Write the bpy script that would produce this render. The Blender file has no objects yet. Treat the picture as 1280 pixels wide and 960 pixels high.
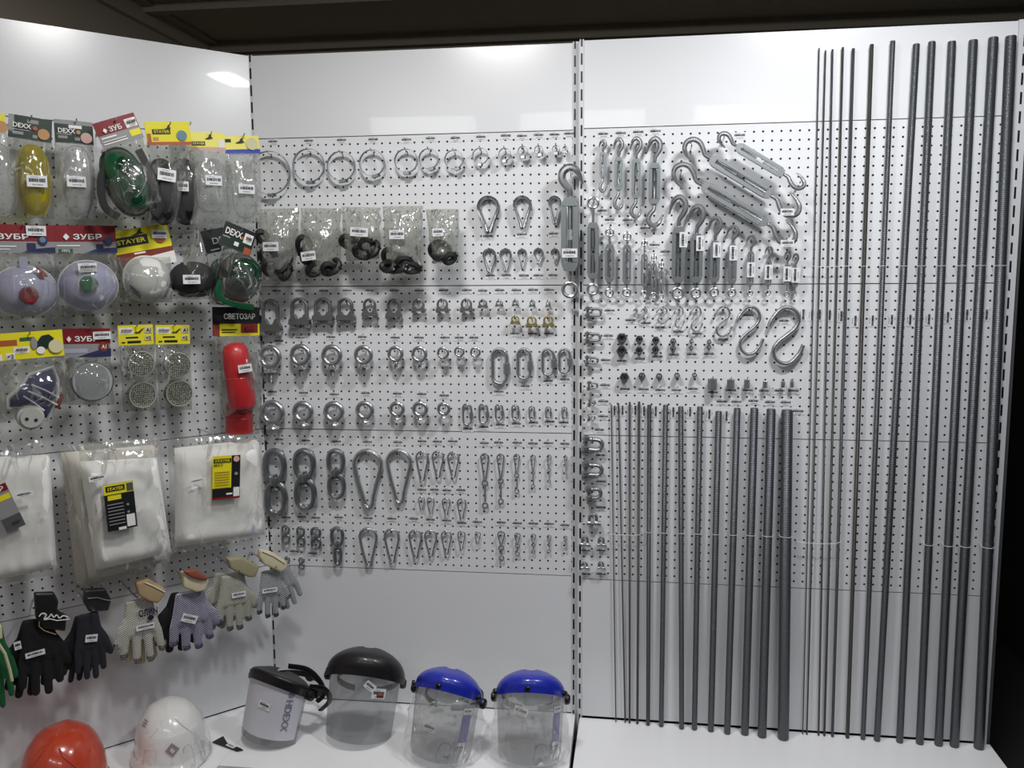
import bpy, math, random
from mathutils import Vector, Matrix, noise
random.seed(7)
S = bpy.context.scene
COL = S.collection
PI = math.pi
sin, cos, rad = math.sin, math.cos, math.radians

# ------------------------------------------------------------------ camera
CAM = Vector((1.13733609, -2.62675331, 0.924894668))
YAW, PITCH, ROLL, FPX = -0.128928086, 0.121909628, -0.00636276353, 1091.29407
def cam_axes():
    cy, sy, cp, sp = cos(YAW), sin(YAW), cos(PITCH), sin(PITCH)
    f = Vector((sy*cp, cy*cp, -sp)); r = Vector((cy, -sy, 0)); u = r.cross(f)
    cr, sr = cos(ROLL), sin(ROLL)
    return cr*r + sr*u, -sr*r + cr*u, f
RX, UX, FX = cam_axes()
cd = bpy.data.cameras.new('camera'); cam = bpy.data.objects.new('camera', cd); COL.objects.link(cam)
cam.matrix_world = Matrix(((RX.x, UX.x, -FX.x, CAM.x), (RX.y, UX.y, -FX.y, CAM.y), (RX.z, UX.z, -FX.z, CAM.z), (0, 0, 0, 1)))
cd.sensor_width = 36; cd.lens = FPX/1280*36; cd.clip_start = .05
S.camera = cam
def ray(px, py): return RX*((px-640)/FPX) - UX*((py-480)/FPX) + FX

# ------------------------------------------------------------------ display wall frames (x right, -y out of the wall, z up)
W1, W2 = 0.992422, 1.183711
class Frame:
    def __init__(s, o, a):
        s.o = Vector(o); s.a = a
        s.x = Vector((cos(a), sin(a), 0)); s.n = Vector((sin(a), -cos(a), 0))
    def hit(s, px, py, off=0.0):                       # local (u, z) where the line of sight meets the plane off metres in front
        d = ray(px, py); o = s.o + s.n*off
        t = s.n.dot(o-CAM)/s.n.dot(d); p = CAM + d*t
        return (p-s.o).dot(s.x), p.z
    def P(s, u, z, off=0.0):
        p = s.o + s.x*u + s.n*off
        return Vector((p.x, p.y, z))
L = Frame((0, 0, 0), rad(45)); M = Frame((0, 0, 0), 0.0)
R = Frame((W1+0.0098769, -0.0219226, 0), -0.0164992)
ZD, ZTOP = -0.4523, 1.5967
def deck(px, py, z=ZD):
    d = ray(px, py); return CAM + d*((z-CAM.z)/d.z)

# ------------------------------------------------------------------ materials
def lin(c):
    if isinstance(c, str): c = [int(c[i:i+2], 16)/255 for i in (1, 3, 5)]
    return tuple(v/12.92 if v <= .04045 else ((v+.055)/1.055)**2.4 for v in c) + (1,)
MATS = {}
def new_mat(name):
    m = bpy.data.materials.new(name); m.use_nodes = True
    nt = m.node_tree
    return m, nt, nt.nodes['Principled BSDF']
def N(nt, typ, **kw):
    n = nt.nodes.new(typ)
    for k, v in kw.items():
        if k in ('operation', 'blend_type', 'data_type', 'wave_type', 'bands_direction', 'feature', 'noise_dimensions'): setattr(n, k, v)
        else: n.inputs[k].default_value = v
    return n
def plain(name, c, rough=.5, metal=0.0, coat=0.0, bump=0.0, bscale=200, var=0.0, alpha=1.0, trans=0.0, sheen=0):
    if name in MATS: return MATS[name]
    m, nt, b = new_mat(name)
    b.inputs['Base Color'].default_value = lin(c); b.inputs['Roughness'].default_value = rough; b.inputs['Metallic'].default_value = metal
    b.inputs['Coat Weight'].default_value = coat; b.inputs['Alpha'].default_value = alpha; b.inputs['Transmission Weight'].default_value = trans
    if bump or var:
        tc = nt.nodes.new('ShaderNodeTexCoord')
        nz = N(nt, 'ShaderNodeTexNoise', Scale=bscale, Detail=4.0); nt.links.new(tc.outputs['Object'], nz.inputs['Vector'])
        if bump:
            bp = N(nt, 'ShaderNodeBump', Strength=bump, Distance=.002)
            nt.links.new(nz.outputs['Fac'], bp.inputs['Height']); nt.links.new(bp.outputs['Normal'], b.inputs['Normal'])
        if var:
            l = lin(c); mx = N(nt, 'ShaderNodeMix', data_type='RGBA')
            mx.inputs[6].default_value = tuple(max(0, v*(1-var)) for v in l[:3])+(1,); mx.inputs[7].default_value = tuple(min(1, v*(1+var)) for v in l[:3])+(1,)
            nt.links.new(nz.outputs['Fac'], mx.inputs[0]); nt.links.new(mx.outputs[2], b.inputs['Base Color'])
    MATS[name] = m
    return m
PANEL = '#dcdde0'
m_panel = plain('panel_white', PANEL, .24, coat=.15, bump=.015, bscale=40)
m_deck = plain('deck_white', '#eeeef0', .3, coat=.2, bump=.01, bscale=30)
m_zinc = plain('zinc', '#bcbfc1', .26, .88, bump=.03, bscale=300)
m_zinc2 = plain('zinc_bright', '#bcbfc1', .26, .85, bump=.03, bscale=300)
m_zincd = plain('zinc_dull', '#92989b', .34, .7, bump=.06, bscale=300)
m_cast = plain('cast_grey', '#808382', .38, .75, bump=.1, bscale=400)
m_brass = plain('yellow_zinc', '#b8a970', .3, .75, bump=.1, bscale=300)
m_nut = plain('dark_steel', '#67696a', .33, .8, bump=.15, bscale=300)
m_hook = plain('hook_wire', '#c6c8cb', .25, 1)
m_slot = plain('slot_black', '#101010', .8)
m_paper = plain('paper', '#dcdde0', .5)
m_ink = plain('ink', '#26262a', .7)
m_inkg = plain('ink_grey', '#6a6a6e', .7)
m_black = plain('black_plastic', '#101012', .35)
m_blackm = plain('black_matt', '#0c0c0e', .7, bump=.3, bscale=400)
m_white = plain('white_plastic', '#ececec', .3)
m_cord = plain('white_cord', '#dadada', .6)

def peg_mat():
    m, nt, b = new_mat('pegboard_white')
    tc = nt.nodes.new('ShaderNodeTexCoord'); sx = nt.nodes.new('ShaderNodeSeparateXYZ'); nt.links.new(tc.outputs['Object'], sx.inputs[0])
    def cell(sock, pt):
        a = N(nt, 'ShaderNodeMath', operation='ADD'); nt.links.new(sock, a.inputs[0]); a.inputs[1].default_value = pt/2 + pt*20
        w = N(nt, 'ShaderNodeMath', operation='MODULO'); nt.links.new(a.outputs[0], w.inputs[0]); w.inputs[1].default_value = pt
        s = N(nt, 'ShaderNodeMath', operation='SUBTRACT'); nt.links.new(w.outputs[0], s.inputs[0]); s.inputs[1].default_value = pt/2
        p = N(nt, 'ShaderNodeMath', operation='MULTIPLY'); nt.links.new(s.outputs[0], p.inputs[0]); nt.links.new(s.outputs[0], p.inputs[1])
        return p.outputs[0]
    ad = N(nt, 'ShaderNodeMath', operation='ADD'); nt.links.new(cell(sx.outputs['X'], .025), ad.inputs[0]); nt.links.new(cell(sx.outputs['Z'], .0254), ad.inputs[1])
    rt = N(nt, 'ShaderNodeMath', operation='SQRT'); nt.links.new(ad.outputs[0], rt.inputs[0])
    # keep holes off the border strips
    def inside(sock, lo, hi):
        g = N(nt, 'ShaderNodeMath', operation='GREATER_THAN'); nt.links.new(sock, g.inputs[0]); g.inputs[1].default_value = lo
        l = N(nt, 'ShaderNodeMath', operation='LESS_THAN'); nt.links.new(sock, l.inputs[0]); l.inputs[1].default_value = hi
        k = N(nt, 'ShaderNodeMath', operation='MULTIPLY'); nt.links.new(g.outputs[0], k.inputs[0]); nt.links.new(l.outputs[0], k.inputs[1])
        return k.outputs[0]
    inz = inside(sx.outputs['Z'], -.0125, .419)
    lt = N(nt, 'ShaderNodeMath', operation='LESS_THAN'); nt.links.new(rt.outputs[0], lt.inputs[0]); lt.inputs[1].default_value = .0031
    mk = N(nt, 'ShaderNodeMath', operation='MULTIPLY'); nt.links.new(lt.outputs[0], mk.inputs[0]); nt.links.new(inz, mk.inputs[1])
    mx = N(nt, 'ShaderNodeMix', data_type='RGBA'); mx.inputs[6].default_value = lin(PANEL); mx.inputs[7].default_value = lin('#161412')
    nt.links.new(mk.outputs[0], mx.inputs[0]); nt.links.new(mx.outputs[2], b.inputs['Base Color'])
    rg = N(nt, 'ShaderNodeMath', operation='MULTIPLY_ADD'); nt.links.new(mk.outputs[0], rg.inputs[0]); rg.inputs[1].default_value = .6; rg.inputs[2].default_value = .3
    nt.links.new(rg.outputs[0], b.inputs['Roughness']); b.inputs['Specular IOR Level'].default_value = .4
    return m
m_peg = peg_mat()
def slot_mat():                                          # upright post: rows of dark oblong slots
    m, nt, b = new_mat('upright_slotted')
    tc = nt.nodes.new('ShaderNodeTexCoord'); sx = nt.nodes.new('ShaderNodeSeparateXYZ'); nt.links.new(tc.outputs['Object'], sx.inputs[0])
    a = N(nt, 'ShaderNodeMath', operation='ADD'); nt.links.new(sx.outputs['Z'], a.inputs[0]); a.inputs[1].default_value = 2.0
    w = N(nt, 'ShaderNodeMath', operation='MODULO'); nt.links.new(a.outputs[0], w.inputs[0]); w.inputs[1].default_value = .05
    z = N(nt, 'ShaderNodeMath', operation='LESS_THAN'); nt.links.new(w.outputs[0], z.inputs[0]); z.inputs[1].default_value = .032
    ab = N(nt, 'ShaderNodeMath', operation='ABSOLUTE'); nt.links.new(sx.outputs['X'], ab.inputs[0])
    x = N(nt, 'ShaderNodeMath', operation='LESS_THAN'); nt.links.new(ab.outputs[0], x.inputs[0]); x.inputs[1].default_value = .0028
    k = N(nt, 'ShaderNodeMath', operation='MULTIPLY'); nt.links.new(z.outputs[0], k.inputs[0]); nt.links.new(x.outputs[0], k.inputs[1])
    mx = N(nt, 'ShaderNodeMix', data_type='RGBA'); mx.inputs[6].default_value = lin('#d2d3d6'); mx.inputs[7].default_value = lin('#0c0c0c')
    nt.links.new(k.outputs[0], mx.inputs[0]); nt.links.new(mx.outputs[2], b.inputs['Base Color']); b.inputs['Roughness'].default_value = .35
    return m
m_upright = slot_mat()
def rod_mat(name, c1, c2, pitch):
    m, nt, b = new_mat(name)
    tc = nt.nodes.new('ShaderNodeTexCoord')
    wv = N(nt, 'ShaderNodeTexWave', wave_type='BANDS', bands_direction='Z', Scale=.314/pitch, Distortion=.3, Detail=1.0)
    nt.links.new(tc.outputs['Object'], wv.inputs['Vector'])
    mx = N(nt, 'ShaderNodeMix', data_type='RGBA'); mx.inputs[6].default_value = lin(c1); mx.inputs[7].default_value = lin(c2)
    nt.links.new(wv.outputs['Fac'], mx.inputs[0]); nt.links.new(mx.outputs[2], b.inputs['Base Color'])
    bp = N(nt, 'ShaderNodeBump', Strength=.7, Distance=.001); nt.links.new(wv.outputs['Fac'], bp.inputs['Height']); nt.links.new(bp.outputs['Normal'], b.inputs['Normal'])
    b.inputs['Metallic'].default_value = .85; b.inputs['Roughness'].default_value = .42
    return m
m_rod = [rod_mat('thread_blue_grey', '#3d4044', '#72767b', .0022), rod_mat('thread_brown_grey', '#3b3a37', '#716f6a', .0022), rod_mat('thread_big', '#42454a', '#83878c', .0036)]

def film(name, tint='#ffffff', gloss=.10, haze=.05, rough=.12, bscale=22, bstr=.9, hcol='#ffffff', crease=.45):
    """thin clear packaging film: see-through, with light streaks painted white along glossy creases"""
    m = bpy.data.materials.new(name); m.use_nodes = True; nt = m.node_tree; nt.nodes.clear()
    out = nt.nodes.new('ShaderNodeOutputMaterial')
    tr = N(nt, 'ShaderNodeBsdfTransparent', Color=lin(tint))
    gl = N(nt, 'ShaderNodeBsdfGlossy', Roughness=rough); gl.inputs['Color'].default_value = (1, 1, 1, 1)
    df = N(nt, 'ShaderNodeBsdfDiffuse', Color=lin(hcol))
    tc = nt.nodes.new('ShaderNodeTexCoord')
    mp = nt.nodes.new('ShaderNodeMapping'); mp.inputs['Scale'].default_value = (1.0, 1.0, .38); mp.inputs['Rotation'].default_value = (0, .25, 0); nt.links.new(tc.outputs['Object'], mp.inputs['Vector'])
    nz = N(nt, 'ShaderNodeTexNoise', Scale=bscale, Detail=1.5, Roughness=.45, Distortion=.9); nt.links.new(mp.outputs[0], nz.inputs['Vector'])
    ab = N(nt, 'ShaderNodeMath', operation='SUBTRACT'); nt.links.new(nz.outputs['Fac'], ab.inputs[0]); ab.inputs[1].default_value = .5
    aa = N(nt, 'ShaderNodeMath', operation='ABSOLUTE'); nt.links.new(ab.outputs[0], aa.inputs[0])
    rg = N(nt, 'ShaderNodeMath', operation='MULTIPLY_ADD'); rg.use_clamp = True; nt.links.new(aa.outputs[0], rg.inputs[0]); rg.inputs[1].default_value = -28.0; rg.inputs[2].default_value = 1.0
    n2 = N(nt, 'ShaderNodeTexNoise', Scale=bscale*.5, Detail=1.0); nt.links.new(tc.outputs['Object'], n2.inputs['Vector'])
    gt = N(nt, 'ShaderNodeMath', operation='MULTIPLY_ADD'); gt.use_clamp = True; nt.links.new(n2.outputs['Fac'], gt.inputs[0]); gt.inputs[1].default_value = 5.0; gt.inputs[2].default_value = -2.2
    cr = N(nt, 'ShaderNodeMath', operation='MULTIPLY'); nt.links.new(rg.outputs[0], cr.inputs[0]); nt.links.new(gt.outputs[0], cr.inputs[1])
    bp = N(nt, 'ShaderNodeBump', Strength=bstr, Distance=.010); nt.links.new(nz.outputs['Fac'], bp.inputs['Height'])
    nt.links.new(bp.outputs['Normal'], gl.inputs['Normal'])
    fa = N(nt, 'ShaderNodeMath', operation='MULTIPLY_ADD'); fa.use_clamp = True; nt.links.new(cr.outputs[0], fa.inputs[0]); fa.inputs[1].default_value = crease; fa.inputs[2].default_value = gloss
    hz = N(nt, 'ShaderNodeMath', operation='MULTIPLY_ADD'); hz.use_clamp = True; nt.links.new(cr.outputs[0], hz.inputs[0]); hz.inputs[1].default_value = crease*.55; hz.inputs[2].default_value = haze  # white mixed in along the creases: painted highlight streaks
    m1 = nt.nodes.new('ShaderNodeMixShader'); nt.links.new(hz.outputs[0], m1.inputs[0]); nt.links.new(tr.outputs[0], m1.inputs[1]); nt.links.new(df.outputs[0], m1.inputs[2])
    m2 = nt.nodes.new('ShaderNodeMixShader'); nt.links.new(fa.outputs[0], m2.inputs[0]); nt.links.new(m1.outputs[0], m2.inputs[1]); nt.links.new(gl.outputs[0], m2.inputs[2])
    nt.links.new(m2.outputs[0], out.inputs[0])
    MATS[name] = m
    return m
m_film = film('bag_film', tint='#e4e6e3', gloss=.065, haze=.04, rough=.09, crease=.6)
m_filmh = film('bag_film_hazy', tint='#e2e4e1', haze=.17, gloss=.07, bscale=26, rough=.1, crease=.6)
m_small = film('small_bag_film', tint='#dcdeda', haze=.20, gloss=.08, bscale=34, rough=.1, crease=.8, hcol='#dcdcd6')
m_wrap = film('wrap_film', haze=.2, gloss=.08, bscale=24, bstr=1.0, rough=.1, crease=.8)
m_clear = film('clear_lens', tint='#f2f4f4', gloss=.10, haze=.14, rough=.06, bscale=5, bstr=.05, crease=0)
m_visor = film('visor_clear', tint='#c2c4c6', gloss=.06, haze=.30, rough=.08, bscale=4, bstr=.04, hcol='#a4a6a8', crease=0)
m_yellow = film('yellow_lens', tint='#d8c400', gloss=.05, haze=.5, rough=.1, bscale=5, bstr=.05, hcol='#d6c000', crease=0)
m_greenl = film('green_lens', tint='#0e4a2a', gloss=.08, haze=.5, rough=.1, bscale=8, bstr=.2, hcol='#0d4a28', crease=0)

# ------------------------------------------------------------------ mesh builder
class MB:
    def __init__(s): s.v = []; s.f = []
    def add(s, vs, fs):
        b = len(s.v); s.v += [tuple(p) for p in vs]; s.f += [tuple(b+i for i in f) for f in fs]; return s
    def box(s, c, d, rot=None, top=1.0, taperx=None):
        hx, hy, hz = d[0]/2, d[1]/2, d[2]/2
        vs = [Vector((x*hx*(top if z > 0 else 1), y*hy*(top if z > 0 else 1), z*hz)) for z in (-1, 1) for y in (-1, 1) for x in (-1, 1)]
        if rot: vs = [rot @ p for p in vs]
        vs = [p+Vector(c) for p in vs]
        return s.add(vs, [(0, 2, 3, 1), (4, 5, 7, 6), (0, 1, 5, 4), (2, 6, 7, 3), (0, 4, 6, 2), (1, 3, 7, 5)])
    def tube(s, pts, r, n=8, closed=False, caps=True, squash=1.0):
        P = [Vector(p) for p in pts]; k = len(P)
        rr = r if isinstance(r, (list, tuple)) else [r]*k
        T = []
        for i in range(k):
            a = P[(i-1) % k] if (closed or i > 0) else P[i]; b = P[(i+1) % k] if (closed or i < k-1) else P[i]
            t = (b-a); T.append(t.normalized() if t.length > 1e-9 else Vector((0, 0, 1)))
        nn = Vector((0, 1, 0)) if abs(T[0].y) < .9 else Vector((1, 0, 0))
        nn = (nn - T[0]*nn.dot(T[0])).normalized(); vs = []
        for i in range(k):
            nn = (nn - T[i]*nn.dot(T[i]))
            nn = nn.normalized() if nn.length > 1e-6 else T[i].orthogonal().normalized()
            bb = T[i].cross(nn)
            for j in range(n):
                a = 2*PI*j/n; vs.append(P[i] + (nn*cos(a)*squash + bb*sin(a))*rr[i])
        fs = []
        for i in range(k if closed else k-1):
            i2 = (i+1) % k
            for j in range(n):
                j2 = (j+1) % n; fs.append((i*n+j, i*n+j2, i2*n+j2, i2*n+j))
        if caps and not closed: fs += [tuple(range(n-1, -1, -1)), tuple((k-1)*n+j for j in range(n))]
        return s.add(vs, fs)
    def lathe(s, prof, c=(0, 0, 0), axis='z', n=20, rot=None, sx=1.0, closed=False):
        vs = []; m = len(prof)
        for j in range(n):
            a = 2*PI*j/n
            for (r, h) in prof:
                p = Vector((r*cos(a)*sx, r*sin(a), h))
                if axis == 'y': p = Vector((p.x, -p.z, p.y))     # +h points out of the wall
                elif axis == 'x': p = Vector((p.z, p.x, p.y))
                if rot: p = rot @ p
                vs.append(p+Vector(c))
        fs = []
        for j in range(n):
            j2 = (j+1) % n
            for i in range(m if closed else m-1):
                i2 = (i+1) % m
                a, b, c2, d = j*m+i, j2*m+i, j2*m+i2, j*m+i2
                fs.append((a, b, c2, d))
        return s.add(vs, fs)
    def torus(s, R_, r, c=(0, 0, 0), axis='y', n=24, k=8, sx=1.0, rot=None):
        return s.lathe([(R_+r*cos(2*PI*i/k), r*sin(2*PI*i/k)) for i in range(k)], c, axis, n, rot, sx, closed=True)
    def prism(s, poly, y0, y1, rot=None, c=(0, 0, 0)):            # polygon in x,z pushed along y
        n = len(poly); vs = [Vector((x, y0, z)) for x, z in poly] + [Vector((x, y1, z)) for x, z in poly]
        if rot: vs = [rot @ p for p in vs]
        vs = [p+Vector(c) for p in vs]
        return s.add(vs, [tuple(range(n)), tuple(range(2*n-1, n-1, -1))] + [(i, i+n, (i+1) % n+n, (i+1) % n) for i in range(n)])
    def grid(s, fn, nu, nv):
        vs = [fn(i/nu, j/nv) for j in range(nv+1) for i in range(nu+1)]
        return s.add(vs, [(j*(nu+1)+i, j*(nu+1)+i+1, (j+1)*(nu+1)+i+1, (j+1)*(nu+1)+i) for j in range(nv) for i in range(nu)])
    def ellipsoid(s, c, r, n=16, m=10, rot=None):
        vs = []; 
        for i in range(m+1):
            t = PI*i/m
            for j in range(n):
                a = 2*PI*j/n; p = Vector((r[0]*sin(t)*cos(a), r[1]*sin(t)*sin(a), r[2]*cos(t)))
                if rot: p = rot @ p
                vs.append(p+Vector(c))
        return s.add(vs, [(i*n+j, (i+1)*n+j, (i+1)*n+(j+1) % n, i*n+(j+1) % n) for i in range(m) for j in range(n)])
    def xform(s, mat): s.v = [tuple(mat @ Vector(p)) for p in s.v]; return s
    def mesh(s, name, mat, sharp=35):
        me = bpy.data.meshes.new(name); me.from_pydata(s.v, [], s.f); me.validate(); me.update()
        me.polygons.foreach_set('use_smooth', [True]*len(me.polygons))
        if sharp is not None: me.set_sharp_from_angle(angle=rad(sharp))
        if mat: me.materials.append(mat)
        return me
    def build(s, name, mat, parent=None, loc=None, rot=None, sharp=35):
        o = bpy.data.objects.new(name, s.mesh(name, mat, sharp)); COL.objects.link(o)
        if parent: o.parent = parent
        if loc is not None: o.location = loc
        if rot is not None: o.rotation_euler = rot
        return o
def smooth(pts, n=6, closed=False):
    P = [Vector(p) for p in pts]; k = len(P); out = []
    for i in range(k if closed else k-1):
        g = lambda j: P[j % k] if closed else P[min(max(j, 0), k-1)]
        a, b, c, d = g(i-1), g(i), g(i+1), g(i+2)
        for q in range(n):
            t = q/n
            out.append(.5*((2*b)+(c-a)*t+(2*a-5*b+4*c-d)*t*t+(3*b-a-3*c+d)*t**3))
    if not closed: out.append(P[-1])
    return out
def hexa(r, a0=0): return [(r*cos(a0+PI/3*i), r*sin(a0+PI/3*i)) for i in range(6)]
RY = lambda a: Matrix.Rotation(a, 3, 'Y')

# ------------------------------------------------------------------ things
def tag(o, label, cat, group=None):
    n = len(label.split())
    if not 4 <= n <= 16: print('LABEL LENGTH', n, label)
    o['label'] = label; o['category'] = cat
    if group: o['group'] = group
    return o
def thing(name, label, cat, loc, rz=0.0, group=None, ry=0.0):
    o = bpy.data.objects.new(name, None); COL.objects.link(o); o.empty_display_size = .02
    o.location = loc; o.rotation_euler = (0, ry, rz)
    return tag(o, label, cat, group)
def structure(o): o['kind'] = 'structure'; return o
ORD = ['first', 'second', 'third', 'fourth', 'fifth', 'sixth', 'seventh', 'eighth', 'ninth', 'tenth', 'eleventh', 'twelfth', 'thirteenth']
def which(i, n):
    if i == 0: return 'leftmost'
    if i == n-1: return 'rightmost'
    return ORD[i]+'-from-left'
def crop(x0, y0, s): return lambda x, y: (x0+x/s, y0+y/s)

# lettering: font outlines turned into flat meshes, x right, z up, facing -y
def text(body, w, h, mat, parent, x=0, z=0, y=-.001, name='lettering', bold=.0, rot=0.0):
    cu = bpy.data.curves.new(name, 'FONT'); cu.body = body; cu.size = 1; cu.align_x = 'CENTER'; cu.align_y = 'CENTER'; cu.offset = bold; cu.resolution_u = 3
    ob = bpy.data.objects.new(name, cu)
    me = bpy.data.meshes.new_from_object(ob)
    bpy.data.objects.remove(ob); bpy.data.curves.remove(cu)
    co = [v.co.copy() for v in me.vertices]
    x0, x1 = min(c.x for c in co), max(c.x for c in co); y0, y1 = min(c.y for c in co), max(c.y for c in co)
    ca, sa = cos(rot), sin(rot)
    for v, c in zip(me.vertices, co):
        px = ((c.x-x0)/(x1-x0)-.5)*w; pz = ((c.y-y0)/(y1-y0)-.5)*h
        v.co = (x+px*ca-pz*sa, y, z+px*sa+pz*ca)
    me.materials.clear(); me.materials.append(mat); me.update()
    o = bpy.data.objects.new(name, me); COL.objects.link(o); o.parent = parent
    return o
def flat(poly, mat, parent, y, name, th=.0006):
    return MB().prism(poly, y, y-th).build(name, mat, parent)
def rect(x, z, w, h, rot=0.0):
    ca, sa = cos(rot), sin(rot)
    return [(x+a*ca-b*sa, z+a*sa+b*ca) for a, b in ((-w/2, -h/2), (w/2, -h/2), (w/2, h/2), (-w/2, h/2))]
def ell(x, z, a, b=None, n=20): b = b or a; return [(x+a*cos(2*PI*i/n), z+b*sin(2*PI*i/n)) for i in range(n)]

# price stickers: white slip, a bar code and a line of small print
def print_mesh(w, h, seed):
    rnd = random.Random(seed); b = MB()
    x = -w*.40
    while x < w*.38:
        d = w*rnd.choice((.02, .03, .045, .06)); hh = h*rnd.uniform(.26, .36)
        b.add([(x, 0, h*.08-hh/2), (x+d, 0, h*.08-hh/2), (x+d, 0, h*.08+hh/2), (x, 0, h*.08+hh/2)], [(0, 1, 2, 3)]); x += d+w*rnd.choice((.008, .014, .02))
    x = -w*.22
    while x < w*.24:
        d = w*rnd.uniform(.02, .06)
        b.add([(x, 0, -h*.36), (x+d, 0, -h*.36), (x+d, 0, -h*.26), (x, 0, -h*.26)], [(0, 1, 2, 3)]); x += d+w*.035
    b.add([(-w*.3, 0, h*.34), (w*.1, 0, h*.34), (w*.1, 0, h*.37), (-w*.3, 0, h*.37)], [(0, 1, 2, 3)])
    return b
def sticker(parent, x, z, y, w, h, rot=0.0, name='price_sticker', seed=1):
    o = MB().prism(rect(0, 0, w, h), 0, -.0006).build(name, m_paper, parent, (x, y, z), (0, -rot, 0))
    print_mesh(w, h, seed).build('printed_code', m_ink, o, (0, -.001, 0))
    return o
TAGW, TAGH = .036, .019
tag_plate = MB().prism(rect(0, 0, TAGW, TAGH), 0, -.0006).mesh('price_label', m_paper)
tag_prints = [print_mesh(TAGW, TAGH, s).mesh('printed_code', m_ink) for s in range(5)]
ntag = [0]
def price_tag(F, px, py, label, group, rot=0.0, off=.0005):
    u, z = F.hit(px, py, off)
    o = bpy.data.objects.new('price_label', tag_plate); COL.objects.link(o)
    o.location = F.P(u, z, off); o.rotation_euler = (0, rot, F.a)
    p = bpy.data.objects.new('printed_code', tag_prints[ntag[0] % 5]); COL.objects.link(p); p.parent = o; p.location = (0, -.001, 0); ntag[0] += 1
    return tag(o, label, 'price label', group)
HOOKS = {}
def peg_hook(F, u, z, length, label, group, r=.0017):
    """bent wire peg: root in the board, arm straight out, tip turned up"""
    k = (round(length, 3), r)
    if k not in HOOKS:
        b = MB().tube([(0, -.0021, -.012), (0, -.0035, -.010), (0, -.0045, -.003), (0, -.007, 0), (0, -length*.6, 0), (0, -length+.004, .001), (0, -length, .0035), (0, -length-.001, .008)], r, 6)
        HOOKS[k] = b.mesh('peg_hook', m_hook)
    o = bpy.data.objects.new('peg_hook', HOOKS[k]); COL.objects.link(o); o.location = F.P(u, z); o.rotation_euler = (0, 0, F.a)
    return tag(o, label, 'hook', group)
def size(F, cx, top, bot, w, off):
    u, zt = F.hit(cx, top, off); u2, zb = F.hit(cx, bot, off)
    mid = (top+bot)/2
    a, _ = F.hit(cx-w/2, mid, off); b, _ = F.hit(cx+w/2, mid, off)
    return (a+b)/2, zt, zb, b-a
# ------------------------------------------------------------------ room shell
m_wallw = plain('wall_taupe', '#b8ad9e', .8, bump=.2, bscale=120)
m_ceil = plain('ceiling_dark', '#aaa294', .8, bump=.2, bscale=60)
m_trim = plain('trim_dark', '#bdb5a6', .55)
m_dark = plain('void_dark', '#1b1c1c', .8)
m_floor = plain('floor_dark', '#232323', .7)
XL, XR, YB, YF, ZC, ZF = -.78, 2.75, 1.36, -3.6, 2.0, -.64
def slab(name, p0, p1, mat):
    c = [(a+b)/2 for a, b in zip(p0, p1)]; d = [abs(a-b) for a, b in zip(p0, p1)]
    o = MB().box((0, 0, 0), d).build(name, mat, None, c); return structure(o)
slab('floor', (XL, YF, ZF-.05), (XR, YB, ZF), m_floor)
slab('ceiling', (XL, YF, ZC), (XR, YB, ZC+.05), m_ceil)
slab('wall_back', (XL-.1, YB, ZF), (XR+.1, YB+.1, ZC), m_trim)
slab('wall_left', (XL-.1, YF, ZF), (XL, YB, ZC), m_wallw)
slab('void_screen_right', (XR, -1.2, ZF), (XR+.1, YB, ZC), m_dark)  # dark screen added so the void on the right stays black
# cornice strips where walls and ceiling meet
slab('trim_1', (XL, YB-.05, ZC-.05), (XR, YB, ZC), m_ceil)
slab('trim_2', (XL, YB-.025, ZC-.11), (XR, YB, ZC-.062), m_trim)
slab('trim_3', (XL, YF, ZC-.07), (XL+.025, YB-.05, ZC), m_trim)
slab('trim_4', (XL, YF, ZC-.012), (XL+.07, YB-.05, ZC), m_ceil)
slab('trim_5', (XL, .75, ZC-.03), (XR, .80, ZC), m_ceil)
slab('trim_6', (XL, .35, ZC-.012), (XR, .37, ZC), m_trim)
slab('trim_7', (XL, YB-.016, ZC-.2), (XR, YB, ZC-.185), m_ceil)

# ------------------------------------------------------------------ display shelving: panels, posts, decks
def panel(F, name, u0, u1, z0, z1, uo, zo, mat, label, th=.012):
    """sheet panel whose object origin lies on a peg hole"""
    e = .0014
    b = MB().box(((u0+u1)/2-uo, th/2, (z0+z1)/2-zo), (u1-u0, th, z1-z0-2*e))
    o = b.build(name, mat, None, F.P(uo, zo), (0, 0, F.a), sharp=30)
    return tag(o, label, 'wall panel', name.replace('_', ' ')+'s of the display wall')
BAYS = [(L, -.999, -.004, -.985+.0003, 'left hand bay of bagged goggles and masks'),
        (M, .004, W1-.012, .0065, 'middle bay of rings, clips and snap hooks'),
        (R, .012, W2-.013, .0160, 'right hand bay of turnbuckles and threaded rods')]
HT = ['bottom', 'middle', 'top']
for F, u0, u1, uo, bay in BAYS:
    for k in range(3):
        panel(F, 'pegboard_panel', u0, u1, .45*k, .45*(k+1), uo, .45*k+.0207, m_peg, 'perforated white pegboard panel, %s one in the %s' % (HT[k], bay))
    panel(F, 'plain_panel', u0, u1, 1.35, ZTOP, (u0+u1)/2, 1.45, m_panel, 'smooth white panel above the pegboard in the %s' % bay)
    panel(F, 'plain_panel', u0, u1, ZD+(.006 if F is R else .003), 0, (u0+u1)/2, -.2, m_panel, 'smooth white panel below the pegboard in the %s' % bay)
def post(F, u, w, d, label, off=.0015, mat=None, ext=0):
    h = ZTOP+.004-ZF
    b = MB().box((0, d/2, 0), (w, d, h))
    if ext: b.box((w/2+ext/2, d/2+.001, 0), (ext, d-.002, h))
    o = b.build('upright_post', mat or m_upright, None, F.P(u, (ZTOP+ZF)/2, off), (0, 0, F.a))
    return tag(o, label, 'post', 'slotted upright posts')
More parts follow.
